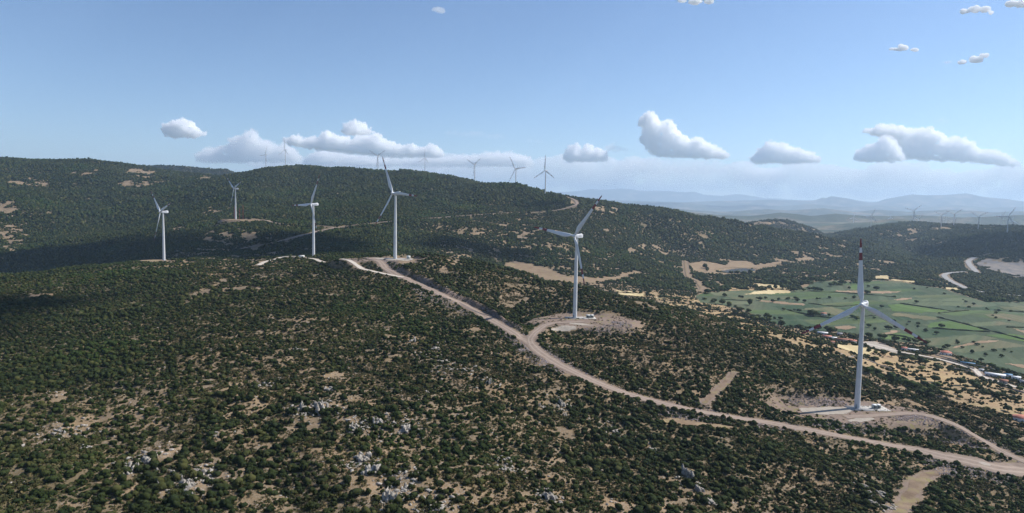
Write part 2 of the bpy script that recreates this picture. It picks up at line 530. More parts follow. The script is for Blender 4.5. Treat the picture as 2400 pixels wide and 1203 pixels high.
class MB:
    def __init__(self):
        self.v, self.f, self.m = [], [], []
    def add(self, vs, fs, mi=0):
        b = len(self.v)
        self.v += [tuple(x) for x in vs]
        self.f += [tuple(b + i for i in f) for f in fs]
        self.m += [mi] * len(fs)
    def box(self, c, s, rz=0, mi=0, taper=1.0):
        cx, cy, cz = c
        hx, hy, hz = s[0] / 2, s[1] / 2, s[2] / 2
        vs = []
        for z, t in ((-hz, 1), (hz, taper)):
            for x, y in ((-hx, -hy), (hx, -hy), (hx, hy), (-hx, hy)):
                x, y = x * t, y * t
                vs.append((cx + x * math.cos(rz) - y * math.sin(rz), cy + x * math.sin(rz) + y * math.cos(rz), cz + z))
        self.add(vs, [(0, 3, 2, 1), (4, 5, 6, 7), (0, 1, 5, 4), (1, 2, 6, 5), (2, 3, 7, 6), (3, 0, 4, 7)], mi)
    def tube(self, p, q, r0, r1=None, n=8, mi=0, caps=True):
        p, q = Vector(p), Vector(q)
        r1 = r0 if r1 is None else r1
        d = (q - p).normalized()
        a = d.orthogonal().normalized(); b = d.cross(a)
        vs = []
        for c, r in ((p, r0), (q, r1)):
            for k in range(n):
                t = 2 * PI * k / n
                vs.append(c + (a * math.cos(t) + b * math.sin(t)) * r)
        fs = [(k, (k + 1) % n, n + (k + 1) % n, n + k) for k in range(n)]
        if caps:
            fs += [tuple(range(n))[::-1], tuple(range(n, 2 * n))]
        self.add(vs, fs, mi)
    def loft(self, rings, mi=0, caps=True, mis=None):
        n = len(rings[0]); b = len(self.v)
        for r in rings: self.v += [tuple(x) for x in r]
        for i in range(len(rings) - 1):
            for k in range(n):
                self.f.append((b + i * n + k, b + i * n + (k + 1) % n, b + (i + 1) * n + (k + 1) % n, b + (i + 1) * n + k))
                self.m.append(mis[i] if mis else mi)
        if caps:
            self.f.append(tuple(b + k for k in range(n))[::-1]); self.m.append(mis[0] if mis else mi)
            e = b + (len(rings) - 1) * n
            self.f.append(tuple(e + k for k in range(n))); self.m.append(mis[-1] if mis else mi)
    def build(self, name, mats, parent=None, smooth=False, bevel=0, loc=None):
        me = raw_mesh(name, self.v, self.f, mats if isinstance(mats, (list, tuple)) else [mats], smooth, self.m)
        bm = bmesh.new(); bm.from_mesh(me)
        bmesh.ops.recalc_face_normals(bm, faces=bm.faces)
        if bevel:
            bmesh.ops.bevel(bm, geom=[e for e in bm.edges if e.is_manifold and e.calc_face_angle(0) > .5], offset=bevel, segments=2, affect='EDGES', clamp_overlap=True)
        bm.to_mesh(me); bm.free()
        if smooth and hasattr(me, 'set_sharp_from_angle'):
            me.set_sharp_from_angle(angle=R(40))
        return link(name, me, parent, loc)

# ------------------------------------------------------------------ materials
def mat(name):
    m = bpy.data.materials.new(name)
    m.use_nodes = True
    nt = m.node_tree
    for n in list(nt.nodes): nt.nodes.remove(n)
    out = nt.nodes.new('ShaderNodeOutputMaterial')
    p = nt.nodes.new('ShaderNodeBsdfPrincipled')
    p.inputs['Roughness'].default_value = .9
    p.inputs['Specular IOR Level'].default_value = .08
    nt.links.new(p.outputs[0], out.inputs['Surface'])
    return m, nt, p, out
class NT:
    """tiny node-graph writer"""
    def __init__(self, nt):
        self.t = nt
        g = nt.nodes.new('ShaderNodeNewGeometry')
        self.pos = g.outputs['Position']
        self.nrm = g.outputs['Normal']
    def n(self, ty, **k):
        o = self.t.nodes.new(ty)
        for a, b in k.items(): setattr(o, a, b)
        return o
    def put(self, sock, v):
        if isinstance(v, bpy.types.NodeSocket): self.t.links.new(v, sock)
        elif v is not None:
            if sock.type == 'RGBA' and len(v) == 3: v = (*v, 1)
            sock.default_value = v
    def noise(self, scale, detail=4, rough=.55, vec=None, dist=0):
        o = self.n('ShaderNodeTexNoise')
        self.put(o.inputs['Vector'], vec if vec is not None else self.pos)
        o.inputs['Scale'].default_value = scale
        o.inputs['Detail'].default_value = detail
        o.inputs['Roughness'].default_value = rough
        o.inputs['Distortion'].default_value = dist
        return o.outputs['Fac']
    def voro(self, scale, feature='F1', vec=None):
        o = self.n('ShaderNodeTexVoronoi', feature=feature)
        self.put(o.inputs['Vector'], vec if vec is not None else self.pos)
        o.inputs['Scale'].default_value = scale
        return o
    def rng(self, v, a, b, c=0., d=1.):
        o = self.n('ShaderNodeMapRange')
        self.put(o.inputs[0], v)
        for i, x in enumerate((a, b, c, d)): o.inputs[i + 1].default_value = x
        return o.outputs[0]
    def mix(self, f, a, b, mode='MIX'):
        o = self.n('ShaderNodeMix', data_type='RGBA', blend_type=mode)
        self.put(o.inputs[0], f); self.put(o.inputs[6], a); self.put(o.inputs[7], b)
        return o.outputs[2]
    def math(self, op, a, b=None, c=None):
        o = self.n('ShaderNodeMath', operation=op)
        self.put(o.inputs[0], a)
        if b is not None: self.put(o.inputs[1], b)
        if c is not None: self.put(o.inputs[2], c)
        return o.outputs[0]
    def attr(self, name, kind='GEOMETRY'):
        o = self.n('ShaderNodeAttribute', attribute_name=name, attribute_type=kind)
        return o.outputs['Fac']
    def rand(self):
        return self.n('ShaderNodeObjectInfo').outputs['Random']
    def bump(self, h, dist, strength=1):
        o = self.n('ShaderNodeBump')
        o.inputs['Distance'].default_value = dist
        o.inputs['Strength'].default_value = strength
        self.put(o.inputs['Height'], h)
        return o.outputs[0]
    def scale_vec(self, v, s):
        o = self.n('ShaderNodeMapping')
        self.put(o.inputs['Vector'], v)
        o.inputs['Scale'].default_value = s
        return o.outputs[0]

M = {}
def simple(name, col, rough=.85, var=.12, scale=.8, spec=.25, metal=0, bump=0):
    m, nt, p, _ = mat(name)
    g = NT(nt)
    f = g.noise(scale, 5, .6)
    dark = tuple(c * (1 - var) for c in col); lite = tuple(min(1, c * (1 + var)) for c in col)
    nt.links.new(g.mix(g.rng(f, .3, .7), dark, lite), p.inputs['Base Color'])
    p.inputs['Roughness'].default_value = rough
    p.inputs['Specular IOR Level'].default_value = spec
    p.inputs['Metallic'].default_value = metal
    if bump: nt.links.new(g.bump(f, bump), p.inputs['Normal'])
    M[name] = m
    return m

def soil_mat():
    m, nt, p, _ = mat('hillside_soil')
    g = NT(nt)
    a = g.noise(.02, 5, .6); b = g.noise(.22, 6, .65); c = g.noise(1.3, 4, .7)
    col = g.mix(g.rng(b, .3, .7), (.155, .108, .066), (.305, .225, .145))
    col = g.mix(g.rng(a, .4, .65), col, (.30, .205, .12))
    # pale broken limestone and pebbles
    v = g.voro(.55); v2 = g.voro(1.7)
    st = g.math('MULTIPLY', g.rng(v2.outputs['Distance'], .36, .2), g.rng(g.noise(.09, 4, .6), .38, .56))
    col = g.mix(st, col, (.47, .44, .40))
    # low herbs between the shrubs
    hb = g.math('MULTIPLY', g.rng(c, .42, .6), g.rng(g.noise(.06, 4, .6), .35, .6, .15, .9))
    cov = g.attr('cover')
    hb = g.math('MAXIMUM', g.math('MULTIPLY', hb, .75), g.math('MULTIPLY', g.rng(g.math('ADD', cov, g.math('MULTIPLY', b, .25)), .85, 1.12), .9))
    col = g.mix(hb, col, (.075, .072, .038))
    # dry yellow grass
    dry = g.mix(g.rng(b, .3, .7), (.33, .235, .115), (.46, .36, .19))
    dry = g.mix(g.rng(g.noise(.05, 3, .6), .35, .7), dry, (.36, .24, .14))
    col = g.mix(g.attr('dry'), col, dry)
    # graded verge: pinkish gravel with sparse yellow-green tufts
    gr = g.mix(g.rng(c, .3, .7), (.165, .12, .095), (.285, .22, .175))
    gr = g.mix(g.math('MULTIPLY', g.rng(g.noise(.12, 3, .6), .54, .64), g.rng(g.noise(.9, 3, .6), .4, .55)), gr, (.22, .20, .07))
    col = g.mix(g.attr('bare'), col, gr)
    # woods too far away to stand as plants of their own
    wd = g.mix(g.rng(g.noise(.004, 6, .7), .35, .65), (.03, .042, .022), (.062, .07, .038))
    wd = g.mix(g.rng(g.noise(.0014, 6, .7), .5, .64), wd, (.20, .16, .105))
    wd = g.mix(g.rng(g.noise(.0009, 5, .7), .56, .66), wd, (.09, .115, .06))
    col = g.mix(g.attr('woods'), col, wd)
    # blasted rock face of the road cut
    rk = g.mix(g.rng(g.noise(.5, 6, .75), .35, .65), (.13, .095, .085), (.27, .21, .18))
    col = g.mix(g.attr('cut'), col, rk)
    nt.links.new(col, p.inputs['Base Color'])
    h = g.math('ADD', g.math('MULTIPLY', c, .5), g.math('MULTIPLY', st, .8))
    nt.links.new(g.bump(h, .35, .8), p.inputs['Normal'])
    p.inputs['Roughness'].default_value = .95
    M['soil'] = m
soil_mat()

def gravel(name, c1, c2, tuft=.0, sc=.35):
    m, nt, p, _ = mat(name)
    g = NT(nt)
    col = g.mix(g.rng(g.noise(sc, 6, .65), .3, .7), c1, c2)
    col = g.mix(g.math('MULTIPLY', g.rng(g.noise(3.0, 3, .6), .5, .7), .5), col, tuple(x * .72 for x in c1))
    if tuft:
        col = g.mix(g.math('MULTIPLY', g.rng(g.noise(.1, 4, .65), .52, .62), tuft), col, (.24, .22, .08))
    nt.links.new(col, p.inputs['Base Color'])
    nt.links.new(g.bump(g.noise(2.2, 4, .7), .12, .6), p.inputs['Normal'])
    M[name] = m
    return m
gravel('road_gravel', (.27, .205, .175), (.40, .32, .275))
gravel('pale_gravel', (.30, .26, .21), (.42, .37, .31))
gravel('pad_gravel', (.18, .138, .115), (.29, .23, .195), .35)
gravel('concrete', (.38, .36, .33), (.50, .475, .44), sc=.6)
gravel('sand', (.20, .14, .09), (.32, .235, .155), .35, .05)
gravel('earth', (.155, .11, .075), (.27, .20, .14), .4, .12)
gravel('asphalt', (.26, .25, .24), (.36, .35, .33), sc=.1)
gravel('quarry_floor', (.10, .105, .115), (.28, .235, .195), sc=.02)

# road: two worn wheel tracks from the strip's own cross coordinate
def road_mat(name, c1, c2):
    m, nt, p, _ = mat(name)
    g = NT(nt)
    uv = g.n('ShaderNodeUVMap').outputs[0]
    sp = g.n('ShaderNodeSeparateXYZ'); nt.links.new(uv, sp.inputs[0])
    x = g.math('ABSOLUTE', g.math('SUBTRACT', sp.outputs[0], .5))
    tr = g.math('MULTIPLY', g.rng(g.math('ABSOLUTE', g.math('SUBTRACT', x, .2)), .11, .03), .75)
    ed = g.rng(x, .36, .5)
    col = g.mix(g.rng(g.noise(.3, 6, .65), .3, .7), c1, c2)
    col = g.mix(tr, col, tuple(min(1, v * 1.22) for v in c2))
    col = g.mix(g.math('MULTIPLY', ed, g.rng(g.noise(.6, 4, .6), .35, .6)), col, (.25, .19, .145))
    col = g.mix(g.math('MULTIPLY', g.rng(g.noise(2.5, 3, .6), .5, .7), .4), col, tuple(v * .72 for v in c1))
    nt.links.new(col, p.inputs['Base Color'])
    nt.links.new(g.bump(g.noise(1.8, 4, .7), .12, .5), p.inputs['Normal'])
    M[name] = m
road_mat('dirt_road', (.20, .152, .122), (.295, .235, .19))
road_mat('white_road', (.40, .35, .29), (.52, .47, .40))

def field_mat(name, c1, c2, ang, row=.18, soil=(.25, .18, .12), bare=.25):
    m, nt, p, _ = mat(name)
    g = NT(nt)
    mp = g.n('ShaderNodeMapping'); nt.links.new(g.pos, mp.inputs['Vector']); mp.inputs['Rotation'].default_value = (0, 0, ang)
    st = g.scale_vec(mp.outputs[0], (.5, .02, .0))
    col = g.mix(g.rng(g.noise(row, 4, .7, st), .3, .7), c1, c2)
    col = g.mix(g.rng(g.noise(.012, 5, .65), .42, .62), col, tuple(a * .8 + b * .2 for a, b in zip(c1, c2)))
    col = g.mix(g.math('MULTIPLY', g.rng(g.noise(.05, 3, .6, st), .52, .6), .5), col, tuple(b * 1.25 for b in c2))
    col = g.mix(g.math('MULTIPLY', g.rng(g.noise(.02, 5, .7, st), .5, .66), bare), col, soil)
    col = g.mix(g.math('MULTIPLY', g.rng(g.noise(.25, 4, .7), .5, .7), .35), col, tuple(a * .55 for a in c1))
    nt.links.new(col, p.inputs['Base Color'])
    M[name] = m
field_mat('crop_bluegreen', (.046, .068, .037), (.092, .12, .07), .4)
field_mat('crop_green', (.07, .12, .036), (.11, .165, .052), -.3, bare=.12)
field_mat('crop_dull', (.10, .11, .058), (.14, .14, .075), .15, bare=.5)
field_mat('fallow', (.23, .165, .105), (.33, .235, .155), .2, bare=.4)
field_mat('stubble', (.44, .35, .185), (.56, .46, .26), .1, soil=(.36, .26, .15), bare=.5)

def leaf_mat(name, dark, lite, warm):
    m, nt, p, _ = mat(name)
    g = NT(nt)
    r = g.rand()
    n1 = g.noise(.012, 3, .6); n2 = g.noise(1.6, 3, .7)
    col = g.mix(r, dark, lite)
    col = g.mix(g.math('MULTIPLY', g.rng(n1, .52, .68), .55), col, warm)
    col = g.mix(g.math('MULTIPLY', g.rng(g.noise(.006, 3, .6), .5, .66), .7), col, tuple(c * k for c, k in zip(lite, (.85, 1.35, .8))))
    col = g.mix(g.rng(g.math('FRACT', g.math('MULTIPLY', r, 17.3)), .80, .90), col, tuple(c * 1.35 for c in warm))
    col = g.mix(g.rng(n2, .35, .7, 0, .55), col, tuple(c * 1.7 for c in lite))
    nt.links.new(col, p.inputs['Base Color'])
    p.inputs['Roughness'].default_value = .85
    p.inputs['Specular IOR Level'].default_value = .06
    M[name] = m
leaf_mat('maquis_leaf', (.0085, .0145, .0055), (.024, .033, .011), (.048, .047, .016))
leaf_mat('tree_leaf', (.018, .028, .012), (.036, .048, .018), (.065, .072, .022))
leaf_mat('herb_leaf', (.030, .034, .014), (.066, .062, .028), (.11, .085, .04))
simple('bark', (.16, .13, .10), var=.25)
simple('limestone', (.31, .285, .25), .95, .55, .9, spec=.1, bump=.3)
simple('rubble_stone', (.25, .215, .21), .95, .4, .15, spec=.1)
simple('tower_paint', (.58, .59, .60), .42, .06, .25, .45)
simple('blade_white', (.62, .63, .65), .38, .05, .2, .45)
simple('blade_red', (.17, .012, .022), .45, .1, .2, .4)
simple('dark_metal', (.06, .065, .07), .5, .2, 1, .4)
simple('cabinet_grey', (.36, .40, .38), .55, .08, 1)
simple('cabinet_white', (.74, .74, .71), .55, .06, 1)
simple('mast_red', (.45, .05, .04), .6, .1, 1)
simple('wall_white', (.68, .66, .62), .9, .08, .5)
simple('wall_stone', (.30, .26, .22), .95, .3, .6)
simple('wall_grey', (.46, .46, .47), .9, .1, .5)
simple('roof_red', (.52, .20, .14), .85, .18, .9)
simple('roof_rust', (.36, .17, .11), .85, .25, .6)
simple('roof_white', (.80, .80, .78), .6, .05, .4)
simple('roof_blue', (.10, .25, .40), .6, .15, .5)
simple('roof_grey', (.38, .38, .40), .8, .15, .5)
simple('window_dark', (.03, .035, .04), .2, .1, 1, .5)
simple('letter_dark', (.09, .10, .14), .6, .05, 1)
simple('hedge_leaf', (.05, .065, .03), .9, .4, .4)
m, nt, p, _ = mat('pond_water')
g = NT(nt)
p.inputs['Base Color'].default_value = (.12, .13, .15, 1)
p.inputs['Roughness'].default_value = .12
p.inputs['Specular IOR Level'].default_value = .6
nt.links.new(g.bump(g.noise(.4, 3, .6), .08, .3), p.inputs['Normal'])
M['pond_water'] = m

# ------------------------------------------------------------------ plant cover map (share of the ground under shrubs)
COVP = np.array([(100, 700, 1.0), (100, 850, .96), (100, 1000, .84), (100, 1150, .92), (400, 700, .97), (400, 850, .80), (400, 1000, .68), (400, 1150, .80),
 (700, 700, .90), (560, 860, .68), (700, 800, .80), (700, 1000, .75), (700, 1150, .80), (1000, 750, .88), (1000, 900, .68), (1000, 1050, .74), (1000, 1180, .62), (1300, 950, .82),
 (1300, 1100, .78), (1600, 1030, .92), (1600, 1160, .74), (1900, 1120, .76), (2200, 1180, .84), (2350, 1180, .84), (1100, 640, .88), (1300, 720, .85),
 (1500, 740, .90), (1700, 810, .97), (1850, 860, .95), (1500, 840, .68), (1700, 900, .72), (1850, 920, .75), (2100, 890, .55), (2150, 940, .75), (2300, 1000, .72), (2250, 930, .45),
 (100, 450, .93), (100, 560, .95), (10, 560, .6), (400, 500, 1), (300, 560, 1), (700, 450, 1.0), (900, 450, 1.0), (700, 545, .97), (1000, 480, .99), (1200, 545, .74),
 (1120, 575, .72), (1400, 510, .95), (1500, 560, .92), (1600, 600, .86), (1450, 620, .66), (1560, 660, .80), (1800, 570, .95), (1900, 625, .58), (2050, 590, .97), (2100, 635, .45), (2180, 620, .9),
 (2330, 665, .93), (2200, 655, .7), (1700, 655, .6), (1850, 650, .5), (1950, 640, .5), (1780, 668, .5), (2300, 560, .86), (2150, 540, .8), (600, 590, .45), (500, 590, .6), (850, 580, .95), (200, 600, 1.0), (1300, 470, .98), (50, 480, .9), (250, 400, 1),
 (1680, 730, .62), (1560, 705, .6), (1820, 770, .7), (700, 605, .9)])
def cover(px, py):
    px, py = np.asarray(px, float), np.asarray(py, float)
    num = np.zeros(px.shape); den = np.zeros(px.shape)
    for a, b, c in COVP:
        d2 = ((px - a) / 130) ** 2 + ((py - b) / 55) ** 2
        w = 1 / (d2 + .04) ** 1.6
        num += w * c; den += w
    return num / den
# clearings, in picture pixels: x, y, rx, ry, remaining cover
CLEAR = [(560, 675, 60, 7, .25), (470, 690, 30, 8, .3), (90, 692, 35, 8, .3), (520, 690, 16, 10, .4), (720, 750, 30, 8, .3), (655, 745, 20, 8, .4), (780, 888, 30, 14, .15), (730, 992, 32, 20, .05),
 (690, 1000, 16, 18, .1), (130, 925, 35, 14, .15), (165, 1010, 60, 22, .25), (80, 1030, 60, 18, .4), (300, 945, 30, 12, .2), (330, 910, 22, 10, .2), (200, 985, 50, 14, .3), (240, 1120, 20, 20, .2), (380, 1060, 60, 22, .3),
 (500, 1090, 40, 15, .25), (560, 905, 22, 8, .25), (480, 1125, 70, 30, .45), (320, 1142, 15, 12, .1), (175, 1180, 40, 12, .3), (1210, 700, 35, 14, .05), (1195, 712, 22, 12, .05), (1062, 612, 18, 12, .1), (1040, 632, 16, 10, .2),
 (1560, 855, 18, 14, .5), (1685, 905, 30, 40, .5), (1600, 985, 55, 5, .0), (1510, 830, 30, 16, .4), (1470, 850, 25, 12, .4), (2135, 1150, 38, 34, .04), (2160, 1120, 40, 14, .05), (2110, 1185, 45, 24, .1), (1120, 870, 40, 12, .5),
 (1060, 1130, 30, 16, .3), (940, 1150, 30, 12, .3), (890, 1080, 14, 10, .2), (1210, 1005, 20, 16, .2), (1290, 1085, 26, 10, .3), (1290, 1120, 22, 14, .3), (1320, 1010, 20, 10, .3), (1640, 1175, 80, 24, .35), (1440, 1180, 45, 22, .3), (1440, 1045, 26, 8, .2),
 (1580, 1023, 8, 6, .1), (1617, 1028, 8, 6, .1), (1710, 1032, 12, 8, .1), (1515, 1043, 12, 10, .15), (335, 408, 46, 13, .12), (330, 430, 55, 9, .4), (455, 416, 45, 6, .25), (20, 488, 30, 20, .35), (30, 560, 45, 32, .35), (90, 432, 70, 12, .5), (200, 405, 40, 8, .6), (250, 470, 60, 4, .7), (415, 535, 18, 5, .1),
 (500, 490, 40, 14, .6), (1240, 545, 90, 14, .62), (1420, 495, 30, 12, .55), (1425, 540, 20, 3, .15), (1520, 585, 50, 16, .6), (1150, 550, 50, 12, .6), (1100, 600, 60, 10, .85), (2160, 535, 60, 6, .5), (2120, 548, 50, 6, .5), (1790, 523, 40, 6, .3), (1220, 520, 60, 4, .7), (1340, 475, 8, 5, .4),
 (2320, 598, 36, 4, .3), (1950, 578, 30, 5, .5), (2050, 640, 60, 14, .7), (1720, 548, 30, 6, .75), (960, 612, 26, 10, .15), (935, 440, 40, 3, .7), (800, 455, 16, 4, .5), (1340, 655, 30, 8, .2), (1590, 640, 20, 12, .6), (2100, 620, 60, 8, .6), (1180, 905, 35, 10, .5),
 (1000, 800, 40, 14, .65), (900, 860, 26, 12, .5), (960, 795, 14, 10, .5), (1380, 880, 20, 8, .5), (1080, 740, 40, 12, .5), (1300, 880, 50, 14, .45), (560, 1015, 40, 16, .6), (650, 870, 40, 12, .55), (2010, 950, 70, 10, .2), (2100, 945, 60, 10, .25), (2130, 975, 60, 8, .2), (2200, 990, 60, 8, .35), (1900, 960, 60, 14, .25), (1390, 738, 90, 7, .25), (1300, 742, 22, 8, .3), (1500, 760, 20, 14, .3), (1350, 812, 60, 6, .45), (1262, 845, 40, 14, .1), (1230, 830, 20, 14, .2), (1285, 790, 16, 20, .2), (1320, 790, 12, 6, .2),
 (950, 607, 24, 12, .1), (418, 724, 8, 6, .05), (436, 710, 10, 6, .05), (456, 695, 11, 6, .05), (478, 680, 12, 6, .05), (502, 666, 14, 6, .05), (524, 657, 12, 5, .05), (905, 770, 22, 6, .3), (1120, 770, 30, 6, .4), (880, 700, 12, 10, .3), (760, 690, 18, 4, .3)]
def cover_full(px, py):
    c = cover(px, py)
    wx = fbm(px * 1.0, py * 2.4, 26, 3, 71) * .45
    for a, b, rx, ry, k in CLEAR:
        m = (np.abs(px - a) < rx * 2) & (np.abs(py - b) < ry * 2)
        if not m.any(): continue
        d = np.hypot((px[m] - a) / rx, (py[m] - b) / ry) + wx[m]
        c[m] = np.minimum(c[m], k + (1 - k) * sstep(.75, 1.15, d))
    return c

# ------------------------------------------------------------------ farmland outlines (picture pixels, on the valley floor)
FARM = [(1628, 694), (1650, 686), (1740, 680), (1850, 683), (1890, 672), (1905, 660), (1970, 657), (2005, 662), (2060, 657), (2110, 660), (2150, 668), (2210, 676), (2245, 688), (2290, 702), (2312, 708), (2420, 707), (2700, 715),
        (2700, 930), (2420, 884), (2330, 858), (2280, 843), (2240, 833), (2205, 818), (2150, 806), (2105, 802), (2060, 797), (2020, 785), (1960, 778), (1905, 778), (1870, 768), (1830, 764), (1790, 752), (1745, 728), (1690, 716), (1640, 710)]
DRYS = [[(1480, 676), (1560, 688), (1650, 700), (1700, 716), (1750, 742), (1800, 765), (1870, 783), (1960, 795), (2010, 806), (2100, 830), (2200, 850), (2290, 882), (2400, 920), (2700, 980), (2700, 1060), (2400, 985), (2330, 962), (2250, 938), (2170, 905), (2080, 880), (1990, 850), (1900, 815), (1800, 790), (1700, 752), (1600, 720), (1500, 698)],
        [(1705, 665), (1760, 670), (1840, 678), (1840, 688), (1700, 690)]]
PX, PY = project(GX, GY, GZ)
valleyD = (GY > 560) & (GY < 2300)
dry = np.zeros(GX.shape, np.float32)
for d_ in DRYS:
    dry = np.maximum(dry, in_poly(PX + fbm(GX, GY, 30, 3, 81) * 14, PY + fbm(GX, GY, 24, 3, 82) * 7, d_) & valleyD)
dry *= (.55 + .45 * sstep(-.3, .3, fbm(GX, GY, 50, 3, 83)))
farm_m = in_poly(PX, PY, FARM) & (GY > 700) & (GY < 2400) & (GZ < -176)
COVER = np.ones(GX.shape, np.float32)
inview = (GY < 5600)
COVER[inview] = cover_full(PX[inview], PY[inview])
bare = np.maximum(ROADM, 0)
for cx, cy_, cz, rx, ry, ro in PADS:
    c, s = math.cos(ro), math.sin(ro)
    dx, dy = GX - cx, GY - cy_
    r = np.hypot((dx * c + dy * s) / rx, (-dx * s + dy * c) / ry) + fbm(GX, GY, 16, 2, 31) * .06
    bare = np.maximum(bare, 1 - sstep(1.05, 1.5, r))
PADR = bare.copy()

# ------------------------------------------------------------------ terrain mesh
def grid_mesh(name, X, Y, Z, mats, attrs=None, smooth=True):
    nv, nu = X.shape
    V = np.stack([X, Y, Z], -1).reshape(-1, 3)
    i = np.arange(nv * nu).reshape(nv, nu)
    Fq = np.stack([i[:-1, :-1], i[:-1, 1:], i[1:, 1:], i[1:, :-1]], -1).reshape(-1, 4)
    me = raw_mesh(name, V, Fq, mats, smooth)
    for k, a in (attrs or {}).items():
        at_ = me.attributes.new(k, 'FLOAT', 'POINT')
        at_.data.foreach_set('value', np.asarray(a, np.float32).ravel())
    return me
terrain = link('terrain', grid_mesh('terrain', GX, GY, GZ, [M['soil']], dict(cover=COVER, dry=dry, bare=bare, cut=CUTM, woods=sstep(4300, 5200, GY))))
tag(terrain, kind='structure')

# ------------------------------------------------------------------ draped things
def lift(y):
    return np.maximum(.10, y * .00045 + np.maximum(y - 900, 0) * .0006)
def strip(name, L, m, wk=1.0, extra=0.0, nx=9, jag=.35):
    P = L
    t = np.gradient(P[:, :2], axis=0)
    t /= np.linalg.norm(t, axis=1)[:, None] + 1e-9
    nrm = np.stack([-t[:, 1], t[:, 0]], 1)
    k = np.linspace(-1, 1, nx)
    s = np.cumsum(np.r_[0, np.hypot(np.diff(P[:, 0]), np.diff(P[:, 1]))])
    wob = 1 + np.outer(fbm(s, s * 0 + 3.3, 9, 3, 5) * jag * .5, (k < 0)) + np.outer(fbm(s, s * 0 + 9.3, 9, 3, 6) * jag * .5, (k > 0))
    X = P[:, 0, None] + nrm[:, 0, None] * P[:, 3, None] * wk * k[None] * wob
    Y = P[:, 1, None] + nrm[:, 1, None] * P[:, 3, None] * wk * k[None] * wob
    Z = H(X, Y) + lift(Y) + extra - np.abs(k[None]) ** 6 * .05
    me = grid_mesh(name, X, Y, Z, [m])
    uvl = me.uv_layers.new(name='UVMap')
    li = np.empty(len(me.loops), np.int32); me.loops.foreach_get('vertex_index', li)
    uu = (li % nx) / (nx - 1.0); vv = s[li // nx] / 20
    uvl.data.foreach_set('uv', np.stack([uu, vv], 1).astype(np.float32).ravel())
    o = link(name, me)
    return tag(o, kind='structure')
strip('dirt_road', ROADS['main']['L'], M['dirt_road'])
strip('dirt_road', ROADS['pad3']['L'], M['white_road'], extra=.05)
strip('dirt_road', ROADS['fork']['L'], M['dirt_road'], extra=.05)
strip('dirt_road', ROADS['pad1']['L'], M['dirt_road'], extra=.05)
strip('hill_road', ROADS['hill']['L'], M['dirt_road'])
strip('hill_road', ROADS['spur']['L'], M['dirt_road'], extra=.2)
strip('track', ROADS['track']['L'], M['earth'], jag=.9)
strip('track', ROADS['gully']['L'], M['earth'], jag=1.1)
strip('valley_road', ROADS['quarry']['L'], M['asphalt'])
strip('valley_road', ROADS['valley']['L'], M['asphalt'], extra=.2)
strip('track', ROADS['pond']['L'], M['sand'], jag=.8)
strip('village_road', ROADS['village']['L'], M['white_road'])

EXC = np.zeros(GX.shape, bool)
def patch(name, mask, m, off, zflat=None, smooth=True, kind='structure'):
    """cells of the terrain grid under a mask, lifted as a sheet of their own"""
    global EXC
    EXC |= mask
    mk = mask[:-1, :-1] & mask[1:, :-1] & mask[:-1, 1:] & mask[1:, 1:]
    j, i = np.where(mk)
    if len(j) == 0:
        print('empty patch', name); return None
    idx = np.arange(GX.size).reshape(GX.shape)
    q = np.stack([idx[j, i], idx[j, i + 1], idx[j + 1, i + 1], idx[j + 1, i]], 1)
    u, inv = np.unique(q, return_inverse=True)
    z = GZ.ravel()[u] + off * (1 + GY.ravel()[u] / 1500) if zflat is None else np.full(len(u), zflat)
    V = np.stack([GX.ravel()[u], GY.ravel()[u], z], 1)
    me = raw_mesh(name, V, inv.reshape(q.shape), [m], smooth)
    o = link(name, me)
    return tag(o, kind=kind)
def pmask(poly, ylo=600, yhi=2600, jx=0, jy=0, seed=1):
    a = PX + (fbm(GX, GY, 22, 3, seed) * jx if jx else 0)
    b = PY + (fbm(GX, GY, 18, 3, seed + 1) * jy if jy else 0)
    return in_poly(a, b, poly) & (GY > ylo) & (GY < yhi)
nofarm = in_poly(PX, PY, [(2160, 826), (2205, 818), (2240, 822), (2250, 836), (2225, 838), (2190, 832)])
patch('farm_field', farm_m, M['crop_bluegreen'], .12)
field_mat('crop_two', (.055, .088, .034), (.095, .132, .055), 1.1, bare=.3)
field_mat('crop_three', (.075, .098, .05), (.115, .135, .075), .7, bare=.45)
field_mat('crop_four', (.03, .058, .028), (.06, .09, .048), .2, bare=.15)
_fx = GX * .94 + GY * .34 + fbm(GX, GY, 120, 2, 95) * 14; _fy = -GX * .34 + GY * .94 + fbm(GX, GY, 120, 2, 96) * 14
_i = np.floor(_fy / 46); _j = np.floor((_fx + _hash(_i, _i * 0, 3) * 200) / 150)
_h = _hash(_i, _j, 11)
_in = (np.abs(_fy / 46 - _i - .5) < .46)
for _m, (_a, _b2) in (('crop_two', (.42, .66)), ('crop_three', (.66, .82)), ('crop_four', (.82, 1.0))):
    patch('farm_field', farm_m & (_h >= _a) & (_h < _b2) & _in, M[_m], .14)
